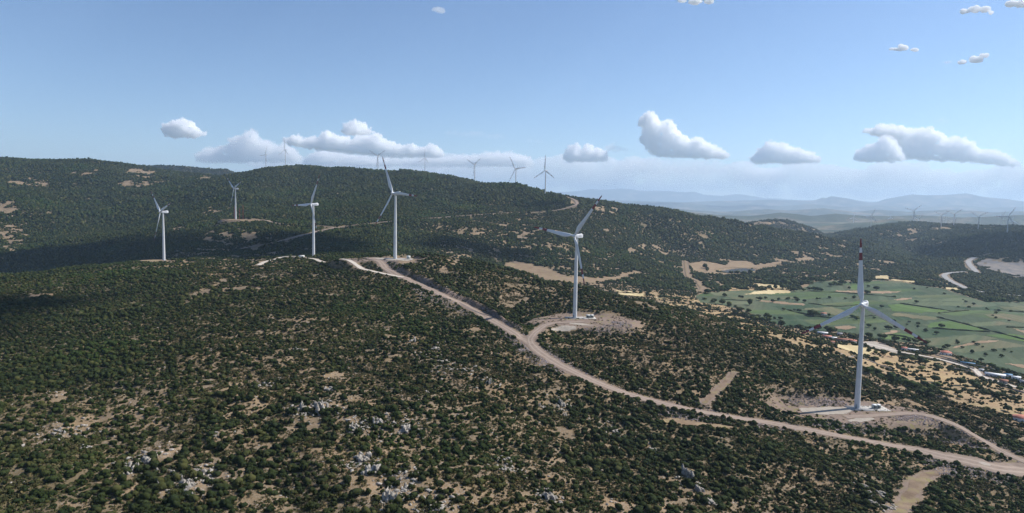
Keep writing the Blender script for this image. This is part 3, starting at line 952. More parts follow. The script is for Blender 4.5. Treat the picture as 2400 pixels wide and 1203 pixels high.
FIELDS = [
 ('farm_field', 'stubble', [(1765, 684), (1800, 680), (1852, 681), (1852, 688), (1790, 690), (1740, 691)]),
 ('farm_field', 'fallow', [(1782, 703), (1820, 706), (1885, 712), (1893, 718), (1840, 715), (1780, 708)]),
 ('farm_field', 'fallow', [(1955, 681), (2010, 681), (2060, 683), (2112, 682), (2108, 687), (2070, 690), (2000, 687), (1955, 685)]),
 ('farm_field', 'fallow', [(2088, 703), (2110, 699), (2145, 699), (2120, 704), (2100, 706)]),
 ('farm_field', 'crop_green', [(1992, 668), (2020, 667), (2018, 679), (1990, 679)]),
 ('farm_field', 'crop_green', [(2078, 714), (2110, 713), (2160, 720), (2215, 728), (2236, 731), (2160, 734), (2090, 730)]),
 ('farm_field', 'crop_green', [(2180, 756), (2225, 752), (2290, 768), (2312, 778), (2280, 779), (2210, 772), (2170, 768)]),
 ('farm_field', 'crop_green', [(2060, 785), (2110, 781), (2150, 788), (2148, 798), (2100, 798), (2062, 795)]),
 ('farm_field', 'crop_green', [(1990, 715), (2005, 707), (2022, 706), (2022, 716), (1995, 722)]),
 ('farm_field', 'fallow', [(2065, 782), (2090, 775), (2113, 777), (2095, 782), (2078, 786)]),
 ('farm_field', 'crop_dull', [(2306, 738), (2350, 735), (2420, 742), (2420, 762), (2370, 752), (2320, 746)]),
 ('farm_field', 'fallow', [(2365, 769), (2400, 775), (2440, 783), (2440, 790), (2400, 782)]),
 ('farm_field', 'fallow', [(2228, 815), (2262, 806), (2300, 799), (2345, 798), (2338, 803), (2300, 806), (2262, 813), (2235, 818)]),
 ('farm_field', 'crop_green', [(2300, 785), (2370, 784), (2440, 792), (2440, 806), (2350, 796)]),
 ('farm_field', 'crop_dull', [(1885, 722), (1950, 720), (1985, 728), (1975, 740), (1940, 738), (1930, 730), (1880, 728)]),
 ('farm_field', 'crop_dull', [(2100, 733), (2185, 742), (2205, 748), (2170, 752), (2120, 745), (2085, 740)]),
 ('farm_field', 'fallow', [(1955, 766), (1990, 763), (2010, 768), (1985, 775), (1960, 772)]),
 ('farm_field', 'fallow', [(2352, 853), (2400, 856), (2460, 864), (2460, 872), (2395, 864)]),
 ('farm_field', 'crop_dull', [(2330, 718), (2440, 722), (2440, 732), (2360, 728)]),
 ('farm_field', 'crop_dull', [(1690, 694), (1760, 698), (1780, 704), (1720, 703)]),
 ('farm_field', 'stubble', [(2050, 648), (2085, 646), (2085, 655), (2052, 655)]),
 ('farm_field', 'stubble', [(1775, 665), (1838, 670), (1842, 677), (1800, 676), (1745, 674)]),
 ('farm_field', 'stubble', [(2090, 655), (2145, 660), (2145, 664), (2085, 659)]),
 ('farm_field', 'stubble', [(2208, 674), (2245, 676), (2260, 682), (2215, 679)]),
 ('farm_field', 'stubble', [(1440, 682), (1480, 683), (1485, 686), (1442, 685)]),
 ('farm_field', 'stubble', [(1448, 687), (1512, 688), (1510, 697), (1450, 692)]),
 ('farm_field', 'stubble', [(1535, 696), (1565, 697), (1562, 702), (1536, 700)]),
 ('farm_field', 'stubble', [(1957, 808), (2008, 812), (2052, 822), (2040, 832), (2005, 836), (1962, 822)]),
 ('farm_field', 'stubble', [(1758, 768), (1795, 768), (1790, 780), (1762, 782)]),
]
for i, (nm, mt, pl) in enumerate(FIELDS):
    mk = pmask(pl, 780, 2600, 3, 1.2, 200 + i)
    patch(nm, mk, M[mt], .17 + .012 * i)
patch('farmyard', pmask([(2025, 801), (2050, 800), (2085, 812), (2102, 820), (2100, 827), (2060, 820), (2028, 810)], 780, 1300), M['pale_gravel'], .25)
patch('farmyard', pmask([(2080, 820), (2105, 826), (2103, 830), (2085, 826)], 780, 1300), M['pale_gravel'], .28)
patch('farmyard', pmask([(2175, 834), (2200, 827), (2240, 838), (2250, 845), (2220, 842)], 780, 1300, 4, 2), M['sand'], .2)
patch('quarry_ground', pmask([(2292, 612), (2330, 608), (2400, 614), (2700, 618), (2700, 665), (2400, 653), (2350, 644), (2310, 634), (2296, 624)], 1500, 3200, 22, 7), M['quarry_floor'], .6)
patch('sand_bank', shore_m & ~pond_m, M['sand'], .3)
patch('pond_water', in_poly(PX, PY, POND) & (GY > 1500) & (GY < 2700), M['pond_water'], 0, zflat=ZP + .35)
patch('terrace', pmask([(1545, 982), (1600, 985), (1680, 993), (1742, 1002), (1700, 1004), (1620, 997), (1550, 992)], 300, 520, 4, 2), M['sand'], .1)
patch('sandy_track', pmask([(1172, 622), (1195, 613), (1225, 614), (1262, 622), (1300, 638), (1330, 648), (1400, 651), (1440, 648), (1470, 640), (1490, 634), (1500, 640), (1450, 655), (1400, 662), (1340, 664), (1300, 660), (1262, 652), (1220, 638)], 1200, 2000, 6, 3), M['sand'], .3)
patch('gravel_pad', pmask([(1290, 770), (1320, 763), (1350, 765), (1357, 772), (1330, 779), (1295, 777)], 500, 760, 3, 1), M['pale_gravel'], .12)
patch('gravel_pad', pmask([(1325, 757), (1350, 755), (1395, 762), (1390, 766), (1345, 762)], 500, 760, 8, 3), M['pale_gravel'], .10)
patch('gravel_pad', pmask([(1872, 957), (1940, 953), (1998, 955), (2003, 961), (1985, 971), (1930, 973), (1880, 968)], 400, 620, 3, 1), M['pale_gravel'], .12)
patch('gravel_pad', pmask([(1990, 985), (2010, 977), (2040, 979), (2050, 985), (2020, 990), (1995, 990)], 400, 620, 6, 2), M['pale_gravel'], .10)
patch('gravel_pad', pmask([(2288, 1084), (2305, 1083), (2322, 1089), (2322, 1094), (2305, 1092)], 350, 520, 1, .5), M['pale_gravel'], .22)
patch('gravel_pad', pmask([(870, 603), (920, 605), (965, 611), (955, 613), (905, 610), (866, 607)], 700, 900, 3, 1), M['pale_gravel'], .10)
patch('gravel_pad', pmask([(320, 611), (350, 608), (380, 610), (410, 611), (412, 614), (330, 615)], 1000, 1200), M['sand'], .12)
patch('gravel_pad', pmask([(512, 514), (620, 513), (626, 519), (560, 521), (515, 519)], 1600, 1900), M['sand'], .3)

# ------------------------------------------------------------------ wind turbines
WIND = R(222)          # compass direction the rotors face
HUBH, RB = 80.0, 50.0
def ring(cx, cy, cz, r, n=40):
    return [(cx + r * math.cos(2 * PI * k / n), cy + r * math.sin(2 * PI * k / n), cz) for k in range(n)]
def make_turbine():
    """local frame: rotor faces -Y"""
    root = empty('wind_turbine', (0, 0, 0))
    t = MB()
    rings = [ring(0, 0, z, r) for z, r in ((-.5, 2.25), (0, 2.2), (.35, 2.2), (.36, 2.12), (26, 1.9), (26.05, 1.95), (26.3, 1.95), (26.35, 1.9), (53, 1.6), (53.05, 1.65), (53.3, 1.65), (53.35, 1.6), (77.6, 1.25), (77.9, 1.35), (78.2, 1.35))]
    t.loft(rings)
    tower = t.build('tower', M['tower_paint'], root, smooth=True)
    d = MB()
    for a, z in ((0, 1.9),):
        d.box((0, -2.18, 2.35), (1.0, .16, 2.2))
    d.build('door', M['cabinet_grey'], tower, bevel=.03)
    s = MB()
    for k in range(6):
        s.box((0, -2.5 - .28 * (5 - k), .2 * (k + .5)), (1.1, .28, .2 * (k + 1) + .0 if k < 0 else .06))
    s.box((.58, -3.3, 1.0), (.05, 2.0, .05)); s.box((-.58, -3.3, 1.0), (.05, 2.0, .05))
    s.box((.58, -3.3, .5), (.05, .05, 1.0)); s.box((-.58, -3.3, .5), (.05, .05, 1.0))
    s.build('steps', M['dark_metal'], tower)
    # nacelle
    n = MB()
    def sec(y, w, h, zc, r=.35, k=4):
        pts = []
        for sx, sz, a0 in ((1, 1, 0), (-1, 1, PI / 2), (-1, -1, PI), (1, -1, 1.5 * PI)):
            for j in range(k):
                a = a0 + PI / 2 * j / (k - 1)
                pts.append((sx * (w / 2 - r) + r * math.cos(a), y, zc + sz * (h / 2 - r) + r * math.sin(a)))
        return pts
    n.loft([sec(-2.9, 2.3, 2.3, 80.0, 1.0), sec(-2.2, 3.0, 3.1, 80.0, .7), sec(-.8, 3.5, 3.7, 80.05, .45), sec(6.4, 3.5, 3.8, 80.1, .4), sec(7.8, 3.3, 3.3, 80.2, .4), sec(8.0, 3.0, 3.0, 80.2, .4)])
    nac = n.build('nacelle', M['blade_white'], root, smooth=True)
    n = MB()
    n.box((0, 5.4, 82.35), (2.6, 2.4, .7)); n.box((0, 7.3, 82.2), (.12, .12, 1.4)); n.box((0, 7.3, 82.8), (.8, .08, .08))
    n.build('roof_cooler', M['tower_paint'], nac, bevel=.05)
    for sx in (-1, 1):
        n = MB()
        for k, wl_ in enumerate((.55, .55, .55, .5, .55, .55)):
            n.box((sx * 1.762, .8 + k * .78, 80.35), (.03, wl_, .75))
            n.box((sx * 1.775, .8 + k * .78, 80.35), (.03, wl_ * .4, .3), mi=1)
        n.build('lettering', [M['letter_dark'], M['blade_white']], nac)
    # rotor: hub with three blades, built round its own origin, tilted 5 degrees
    hub = MB()
    prof = [(-2.55, .05), (-2.5, .45), (-2.25, .9), (-1.8, 1.28), (-1.1, 1.55), (0, 1.65), (1.0, 1.6), (1.35, 1.3)]
    hub.loft([[(r * math.cos(2 * PI * k / 28), y, r * math.sin(2 * PI * k / 28)) for k in range(28)] for y, r in prof])
    h = hub.build('hub', M['blade_white'], root, smooth=True, loc=(0, -4.3, HUBH + .35))
    h.rotation_euler = (R(-5), 0, 0)
    stn = [(0, 1.0), (.025, 1.0), (.05, 1.1), (.1, 1.7), (.16, 2.15), (.22, 2.2), (.3, 2.0), (.4, 1.72), (.5, 1.5), (.6, 1.3), (.655, 1.21), (.66, 1.2), (.775, 1.0), (.78, .99), (.85, .85), (.855, .84), (.93, .66), (.975, .45), (.995, .2), (1, .06)]
    rings, mis = [], []
    for s_, hc in stn:
        r = 1.1 + s_ * (RB - 1.1)
        k = sstep(.04, .2, np.float64(s_)); k = float(k)
        thick = 1.0 * (1 - k) + k * hc * max(.14, .34 - .25 * s_)
        tw = R(20 - 19 * min(1, s_ * 1.2) + 3)
        pts = []
        for q in range(16):
            a = 2 * PI * q / 16
            cx = math.cos(a); sy = math.sin(a)
            x = hc * cx * (1.0) - k * hc * .35
            y = thick * sy * (1 - k * .35 * (1 - cx) * .0) * (1 - k * .55 * max(0, -cx))
            X = x * math.cos(tw) - y * math.sin(tw)
            Y = x * math.sin(tw) + y * math.cos(tw)
            pts.append((X, Y - 1.4 * s_ ** 2.2 - .03 * r, r))
        rings.append(pts)
    for i in range(len(stn)):
        s_ = stn[i][0]
        mis.append(1 if (.66 <= s_ < .775 or s_ >= .855) else 0)
    b = MB(); b.loft(rings, mis=mis)
    bl = b.build('blade', [M['blade_white'], M['blade_red']], h, smooth=True)
    bl2 = bl.copy(); COL.objects.link(bl2); bl2.parent = h; bl2.rotation_euler = (0, R(120), 0)
    bl3 = bl.copy(); COL.objects.link(bl3); bl3.parent = h; bl3.rotation_euler = (0, R(240), 0)
    return root
turb = make_turbine()
TT = tree_of()
def place_turbine(o, loc, phase, label, scale=1.0, yaw=WIND, group='wind turbines on the hills'):
    o.location = loc
    # local -Y must point to compass direction yaw
    o.rotation_euler = (0, 0, PI - yaw)
    o.scale = (scale,) * 3
    tag(o, label, 'wind turbine', group)
    for c in bpy.data.objects:
        if c.parent == o and c.name.startswith('hub'):
            # phase measured clockwise as seen from the front
            c.rotation_mode = 'XYZ'
            c.matrix_local = Matrix.Translation((0, -4.3, HUBH + .35)) @ Matrix.Rotation(R(-5), 4, 'X') @ Matrix.Rotation(R(phase) , 4, 'Y')
first = [True]
def new_turbine():
    if first[0]:
        first[0] = False
        return turb
    return copy_tree(turb, TT)
NEARL = ['tallest white wind turbine with red-banded blades, beside the road at lower right',
         'white turbine on the gravel loop above the road fork, one blade pointing left',
         'white turbine on the stony mound where the dirt road ends',
         'slim white turbine on the plateau brow, dark shaded dip behind it',
         'leftmost white wind turbine, at the plateau edge before the cloud-shaded slope',
         'small white wind turbine on a pale earth platform with red masts at the hill foot']
PH = [-4, 38, -26, 27, 72, 68]
for i, (x, y, z) in enumerate(TB):
    place_turbine(new_turbine(), (x, y, z), PH[i], NEARL[i])
FAR = [  # px, py of hub, distance, phase, label
 (623, 363, 3230, 25, 'left one of the pair of turbines on the summit of the broad hill, base hidden'),
 (668.5, 351, 3200, 0, 'turbine on the highest point of the broad hill with one blade straight up'),
 (886, 366, 3350, 60, 'Y-shaped turbine on the skyline above the third near turbine'),
 (996, 371, 3180, 4, 'skyline turbine with one blade up, right of the hill summit'),
 (1113, 386, 3020, 58, 'skyline turbine whose blades form a Y where the ridge bends down'),
 (1209.5, 396, 2950, -33, 'skyline turbine with a blade pointing up left, second from the ridge road'),
 (1279, 400, 2520, 0, 'turbine at the end of the curving pale ridge road'),
 (2042.5, 507, 4100, 22, 'leftmost turbine of the distant row on the hazy ridge'),
 (2142, 494, 4450, 48, 'distant turbine standing alone on the reddish crest of the hazy ridge'),
 (2207.5, 504, 3950, 57, 'distant Y-shaped turbine beside the pale track on the hazy ridge'),
 (2237, 502, 4400, 52, 'slightly smaller distant turbine right behind the Y-shaped one on the ridge'),
 (2294.5, 507, 3780, 60, 'widest distant turbine with both upper blades spread, middle of the hazy ridge'),
 (2347.5, 508, 4500, 30, 'small distant turbine overlapped by the blade of the last one at right'),
 (2363.5, 507.5, 3450, 30, 'rightmost turbine of the distant row on the hazy ridge'),
 (2001, 509, 7600, 10, 'faint tiny turbine far behind the ridge, left of the distant row'),
 (2088, 503, 7800, 0, 'faint tiny turbine on the blue hill between the first two of the distant row'),
 (2152, 510, 7600, 40, 'faint tiny turbine just right of the one on the reddish crest'),
 (2218, 509, 7600, 0, 'faint tiny turbine between the two overlapping turbines of the distant row'),
 (2374, 503, 7900, 5, 'faint tiny turbine behind the rightmost one of the distant row')]
for px, py, D, ph, lb in FAR:
    v = at(px, py, D)
    g = float(H(v.x, v.y))
    z = v.z - HUBH - .35
    if D > 6000:
        z = g
        sc = max(.75, min(1.4, (v.z - g) / 80.35))
    else:
        sc = 1.0
        if abs(z - g) < 22:      # stand it on the ground, hub where the photo has it
            sc = (v.z - g) / (HUBH + .35); z = g
    print('turbine', px, 'ground', round(g, 1), 'base', round(v.z - HUBH, 1), 'scale', round(sc, 2))
    az = math.atan2(v.x, v.y)
    place_turbine(new_turbine(), (v.x, v.y, min(z, g)), ph, lb, sc, WIND if D < 3300 and px < 1300 else R(205), 'wind turbines on the skyline' if px < 1300 else 'distant wind turbines on the hazy ridge')

# foundations, cabinets
def slab(name, cx, cy_, z, sx, sy, rz, h=.3, m='concrete'):
    b = MB(); b.box((0, 0, h / 2 - .3), (sx, sy, h + .6))
    o = b.build(name, M[m], None, bevel=.05, loc=(cx, cy_, z)); o.rotation_euler.z = rz
    return o
def cabinet(loc, rz, s, m, label, twin=False):
    r = empty('transformer_cabinet', loc, rz)
    tag(r, label, 'cabinet')
    def one(x0):
        b = MB(); b.box((x0, 0, s[2] / 2 + .1), (s[0], s[1], s[2] - .1)); bo = b.build('housing', M[m], r, bevel=.04)
        b = MB(); b.box((x0, 0, s[2] + .15), (s[0] + .25, s[1] + .25, .18)); b.build('lid', M['cabinet_white'], r, bevel=.03)
        b = MB(); b.box((x0 - s[0] * .22, -s[1] / 2 - .02, s[2] * .48), (s[0] * .36, .05, s[2] * .7)); b.box((x0 + s[0] * .22, -s[1] / 2 - .02, s[2] * .48), (s[0] * .36, .05, s[2] * .7))
        b.build('door', M['cabinet_grey'] if m != 'cabinet_grey' else M['dark_metal'], r, bevel=.01)
    one(0)
    if twin: one(s[0] + .35)
    return r
x, y, z = TB[0]
tag(slab('foundation_slab', x + 7.5, y - .5, z + .05, 30, 12, .02), 'pale concrete slab under the tallest turbine and its twin cabinets', 'slab')
cabinet((x + 12.8, y - .5, z + .35), .1, (2.9, 2.6, 2.7), 'cabinet_grey', 'pair of grey-green cabinets on the slab right of the tallest turbine', True)
x, y, z = TB[1]
tag(slab('foundation_slab', x + 5.5, y - .5, z + .05, 30, 11, .03), 'pale concrete slab under the turbine above the road fork', 'slab')
cabinet((x + 13, y, z + .35), .1, (3.4, 2.6, 2.6), 'cabinet_grey', 'low dark cabinet on the slab beside the turbine above the road fork', True)
x, y, z = TB[2]
tag(slab('foundation_slab', x + 4, y - .5, z + .05, 34, 9, -.05), 'pale concrete slab under the turbine on the stony mound', 'slab')
cabinet((x + 16.5, y - .5, z + .35), .0, (4.2, 3, 3.6), 'cabinet_white', 'white cabinet right of the turbine on the stony mound')
x, y, z = TB[3]
cabinet((x - 14, y - 14, float(H(x - 14, y - 14)) + .1), .1, (8, 3, 3.2), 'cabinet_white', 'long white cabinet on the path left of the slim turbine')
x, y, z = TB[4]
tag(slab('foundation_slab', x + 5, y - .5, z + .05, 30, 8, .03), 'pale concrete slab under the leftmost turbine', 'slab')
cabinet((x + 10, y, z + .35), .0, (3.2, 2.6, 2.8), 'dark_metal', 'dark cabinet right of the leftmost turbine')
cabinet((x + 17, y, z + .35), .0, (3.4, 2.6, 3.2), 'cabinet_white', 'white cabinet beside the dark one near the leftmost turbine')
x, y, z = TB[5]
tag(slab('foundation_slab', x + 8, y, z + .05, 30, 8, .0), 'pale slab under the small turbine at the hill foot', 'slab')
def red_mast(px, py, h, label):
    v = at(px, py, 1790)
    z = float(H(v.x, v.y))
    r = empty('lattice_mast', (v.x, v.y, z)); tag(r, label, 'mast', 'red lattice masts')
    b = MB()
    w = .7
    for sx, sy in ((-1, -1), (1, -1), (0, 1)):
        b.tube((sx * w, sy * w, 0), (sx * w * .6, sy * w * .6, h), .09, .07, 5)
    for k in range(int(h / 2)):
        z0 = k * 2
        c = [(-w, -w), (w, -w), (0, w)]
        for i in range(3):
            a, e = c[i], c[(i + 1) % 3]
            b.tube((a[0] * .9, a[1] * .9, z0), (e[0] * .9, e[1] * .9, z0 + 2), .05, .05, 4)
    b.build('lattice', M['mast_red'], r)
    b = MB()
    b.tube((0, 0, h), (0, 0, h + 2.5), .06, .04, 5); b.box((0, 0, h + 1.0), (1.6, .1, .1))
    b.build('antenna', M['mast_red'], r)
red_mast(549.5, 515, 34, 'thin red lattice mast just left of the small hill-foot turbine')
red_mast(562, 515, 30, 'thin red lattice mast, middle one of three beside the small hill-foot turbine')
red_mast(570, 515, 38, 'thin red lattice mast, tallest and farthest right on the pale earth platform')
# snow pole / signpost on the near pads
def post(px, py, lo, hi, h, label):
    gx, gy, gz = ground(px, py, lo, hi)
    b = MB(); b.tube((0, 0, -.2), (0, 0, h), .09, .07, 6)
    r = empty('utility_pole', (gx, gy, gz)); tag(r, label, 'pole')
    b.build('pole_shaft', M['bark'], r)
    b = MB(); b.box((0, 0, h - .5), (1.3, .12, .12)); b.build('crossarm', M['bark'], r)
post(2080, 966, 400, 620, 5, 'thin pole at the right end of the slab of the tallest turbine')
post(2268, 919, 520, 900, 7, 'thin pole in the dry grass below the two round trees')

# ------------------------------------------------------------------ plants and stones
rs = np.random.RandomState(7)
def ico(sub):
    bm = bmesh.new(); bmesh.ops.create_icosphere(bm, subdivisions=sub, radius=1)
    v = np.array([x.co[:] for x in bm.verts]); f = np.array([[q.index for q in x.verts] for x in bm.faces])
    bm.free(); return v, f
def lump(v, amp, sc, seed):
    n = fbm(v[:, 0] * sc + seed * 3.1 + v[:, 2] * 1.7, v[:, 1] * sc - v[:, 2] * sc * .9 + seed, 1.0, 3, seed)
    return v * (1 + amp * n)[:, None]
def leaves(cent, rad, n, size, seed, flat=.8):
    """n small leaf-spray quads over a lobe"""
    r = np.random.RandomState(seed)
    d = r.normal(size=(n, 3)); d /= np.linalg.norm(d, axis=1)[:, None]
    d[:, 2] = np.abs(d[:, 2]) * .9 - .25
    p = cent + d * rad * r.uniform(.72, 1.08, (n, 1)) * np.array([1, 1, flat])
    nm = d + r.normal(size=(n, 3)) * .45; nm /= np.linalg.norm(nm, axis=1)[:, None]
    a = np.cross(nm, r.normal(size=(n, 3))); a /= np.linalg.norm(a, axis=1)[:, None]
    b = np.cross(nm, a)
    s = size * r.uniform(.6, 1.3, (n, 1))
    V = np.stack([p - a * s - b * s * .5, p + a * s - b * s * .6, p + a * s * .7 + b * s, p - a * s * .8 + b * s * .7], 1).reshape(-1, 3)
    return V
def foliage_mesh(name, seed, lobes, nleaf, size, core_sub, hgt, m, spread=.62, core=.8):
    r = np.random.RandomState(seed)
    V, Fs = [], []
    b = 0
    v, f = ico(core_sub)
    v = lump(v, .5, 1.6, seed) * np.array([core, core, core * hgt * .8]) + np.array([0, 0, hgt * .48])
    v[:, 2] = np.maximum(v[:, 2], -.05)
    V.append(v); Fs += [list(x) for x in f]; b += len(v)
    for k in range(lobes):
        a = r.uniform(0, 2 * PI); rr = spread * math.sqrt(r.uniform(0.05, 1)); z = hgt * (.38 + .42 * (1 - (rr / spread) ** 2) * r.uniform(.6, 1.1))
        c = np.array([rr * math.cos(a), rr * math.sin(a), z]); lr = r.uniform(.26, .46)
        if core_sub > 1 or lobes > 4:
            lv, lf = ico(1)
            lv = lump(lv, .35, 1.5, seed + k) * lr * .82 + c
            V.append(lv); Fs += [list(x + b) for x in lf]; b += len(lv)
        q = leaves(c, lr, nleaf, size, seed * 31 + k)
        V.append(q); Fs += [[b + 4 * j, b + 4 * j + 1, b + 4 * j + 2, b + 4 * j + 3] for j in range(nleaf)]; b += len(q)
    return raw_mesh(name, np.concatenate(V), Fs, [m])
LOD0 = [foliage_mesh('foliage', 11 + k, 10, 34, .105, 1, (.95, .8, 1.1, .85, 1.0)[k], M['maquis_leaf'], (.6, .75, .5, .68, .6)[k]) for k in range(5)] + [foliage_mesh('foliage', 21 + k, 9, 34, .12, 1, (.62, 1.25)[k], M['maquis_leaf'], (1.0, .5)[k], .6) for k in range(2)]
LOD1 = [foliage_mesh('foliage', 31 + k, 5, 14, .15, 1, (.9, .75, 1.05)[k], M['maquis_leaf'], .6) for k in range(3)]
def blob_mesh(seed, hgt, m, sub=2):
    v, f = ico(sub)
    v = lump(v, .75, 2.2, seed) * np.array([1, 1, .8 * hgt]) + np.array([0, 0, .4 * hgt])
    v = v[:]; v[:, 2] = np.maximum(v[:, 2], -.1)
    return raw_mesh('foliage', v, f, [m])
LOD2 = [blob_mesh(60 + k, (1.0, .85, 1.25)[k], M['maquis_leaf']) for k in range(3)]
st_ = MB()
for k in range(5):
    a = k * 1.26
    st_.tube((0, 0, -.15), (.35 * math.cos(a), .35 * math.sin(a), .45), .05, .02, 5)
def stem_mesh():
    me = raw_mesh('stem', st_.v, st_.f, [M['bark']]); return me
STEM = stem_mesh()

# running horizon, to drop plants no viewpoint near the camera can see
RM = np.maximum.accumulate(GZ / GY, axis=0)
def visible(x, y, z, margin=9.0):
    fu = (x / y + UMAX) / (2 * UMAX) * (NU - 1)
    fv = np.interp(y, ROWS, np.arange(NV))
    return (z + margin) / y > RM[np.clip(fv.astype(int) - 1, 0, NV - 1), np.clip(np.round(fu).astype(int), 0, NU - 1)]
def samp(G, x, y):
    fu = (x / y + UMAX) / (2 * UMAX) * (NU - 1)
    fv = np.interp(y, ROWS, np.arange(NV))
    return bil(G, fu, fv)
EXf = EXC.astype(np.float32)
PADf = PADR.astype(np.float32)
DRYf = dry
FARMf = farm_m.astype(np.float32)
def candidates(y0, y1, s, seed, umax=.84):
    r = np.random.RandomState(seed)
    ny = int((y1 - y0) / s); xm = umax * y1
    nx = int(2 * xm / s)
    ys = y0 + (np.arange(ny)[:, None] + r.uniform(0, 1, (ny, nx))) * s
    xs = -xm + (np.arange(nx)[None] + r.uniform(0, 1, (ny, nx))) * s
    ys = ys + r.normal(size=ys.shape) * s * .3; xs = xs + r.normal(size=xs.shape) * s * .3
    k = (np.abs(xs / ys) < umax) & (ys < y1) & (ys > y0)
    return xs[k], ys[k]
def rank(n):
    o = np.empty(n.size); o[np.argsort(n)] = np.linspace(0, 1, n.size); return o
def shrubs(y0, y1, s, seed, wl1, wl2):
    x, y = candidates(y0, y1, s, seed)
    z = H(x, y)
    k = visible(x, y, z); x, y, z = x[k], y[k], z[k]
    px, py = project(x, y, z)
    c = cover_full(px, py) + .07
    n = rank(fbm(x, y, wl1, 2, seed) + .45 * fbm(x, y, wl2, 3, seed + 1) + .35 * np.random.RandomState(seed).uniform(-1, 1, x.size))
    dr = samp(DRYf, x, y)
    c = np.where(dr > .3, np.where(px > 1930, c * .45, c * .62), c)
    ok = (n < c) & (samp(EXf, x, y) < .3) & (samp(PADf, x, y) < .6) & (samp(ROADX, x, y) < .3) & (samp(CUTM, x, y) < .3)
    edge = np.clip((c - n) * 4, 0, 1)
    return x[ok], y[ok], z[ok], px[ok], py[ok], edge[ok], samp(CUTM, x, y)[ok]
def farm_free(x, y):
    return samp(FARMf, x, y) < .2
ALL = []
for y0, y1, s, seed, rmin, rmax, lod, w1, w2 in ((150, 640, 2.55, 101, .6, 2.5, 0, 4.5, 16), (640, 1400, 3.5, 102, 1.15, 2.8, 1, 9, 30), (1400, 2300, 5.2, 103, 1.9, 4.0, 2, 20, 60), (2300, 5300, 7.4, 104, 2.9, 5.6, 2, 34, 110)):
    x, y, z, px, py, e, _ = shrubs(y0, y1, s, seed, w1, w2)
    r = np.random.RandomState(seed + 5)
    u = r.uniform(0, 1, x.size)
    rad = rmin + (rmax - rmin) * u ** 2.0 * (.55 + .45 * e)
    big = fbm(x, y, 70, 2, 41) > .28
    rad = np.where(big, rad * 1.25, rad)
    hs = r.uniform(.75, 1.25, x.size)
    idx = {0: r.randint(0, 7, x.size), 1: 7 + r.randint(0, 3, x.size), 2: 10 + r.randint(0, 3, x.size)}[lod]
    ALL.append(np.stack([x, y, z - .12, rad, hs, idx, r.uniform(0, 2 * PI, x.size), px, py], 1))
ALL = np.concatenate(ALL)
print('shrubs', len(ALL), [int((ALL[:, 1] < q).sum()) for q in (640, 1400, 2300, 5300)])
# the 300 that show largest become things of their own
inframe = (ALL[:, 7] > 5) & (ALL[:, 7] < 2395) & (ALL[:, 8] > 5) & (ALL[:, 8] < 1198)
score = np.where(inframe, ALL[:, 3] * (1 + .5 * ALL[:, 4]) / ALL[:, 1], 0)
top = np.argsort(-score)[:300]
keep = np.ones(len(ALL), bool); keep[top] = False
def make_shrub(me, label):
    root = empty('shrub', (0, 0, 0))
    link('foliage', me, root); link('stem', STEM, root)
    return root
SHL = 'dark green rounded evergreen shrub growing among the nearest stones of the foreground slope'
protos = [make_shrub(me, SHL) for me in LOD0]
used = [False] * 7
TT = tree_of()
for q in top:
    x, y, z, rad, hs, idx, rz, px, py = ALL[q]
    k = int(idx) % 7
    o = protos[k] if not used[k] else copy_tree(protos[k], TT)
    used[k] = True
    o.location = (x, y, z); o.rotation_euler.z = rz; o.scale = (rad, rad, rad * hs)
    tag(o, SHL, 'shrub', 'largest evergreen shrubs on the foreground slope')

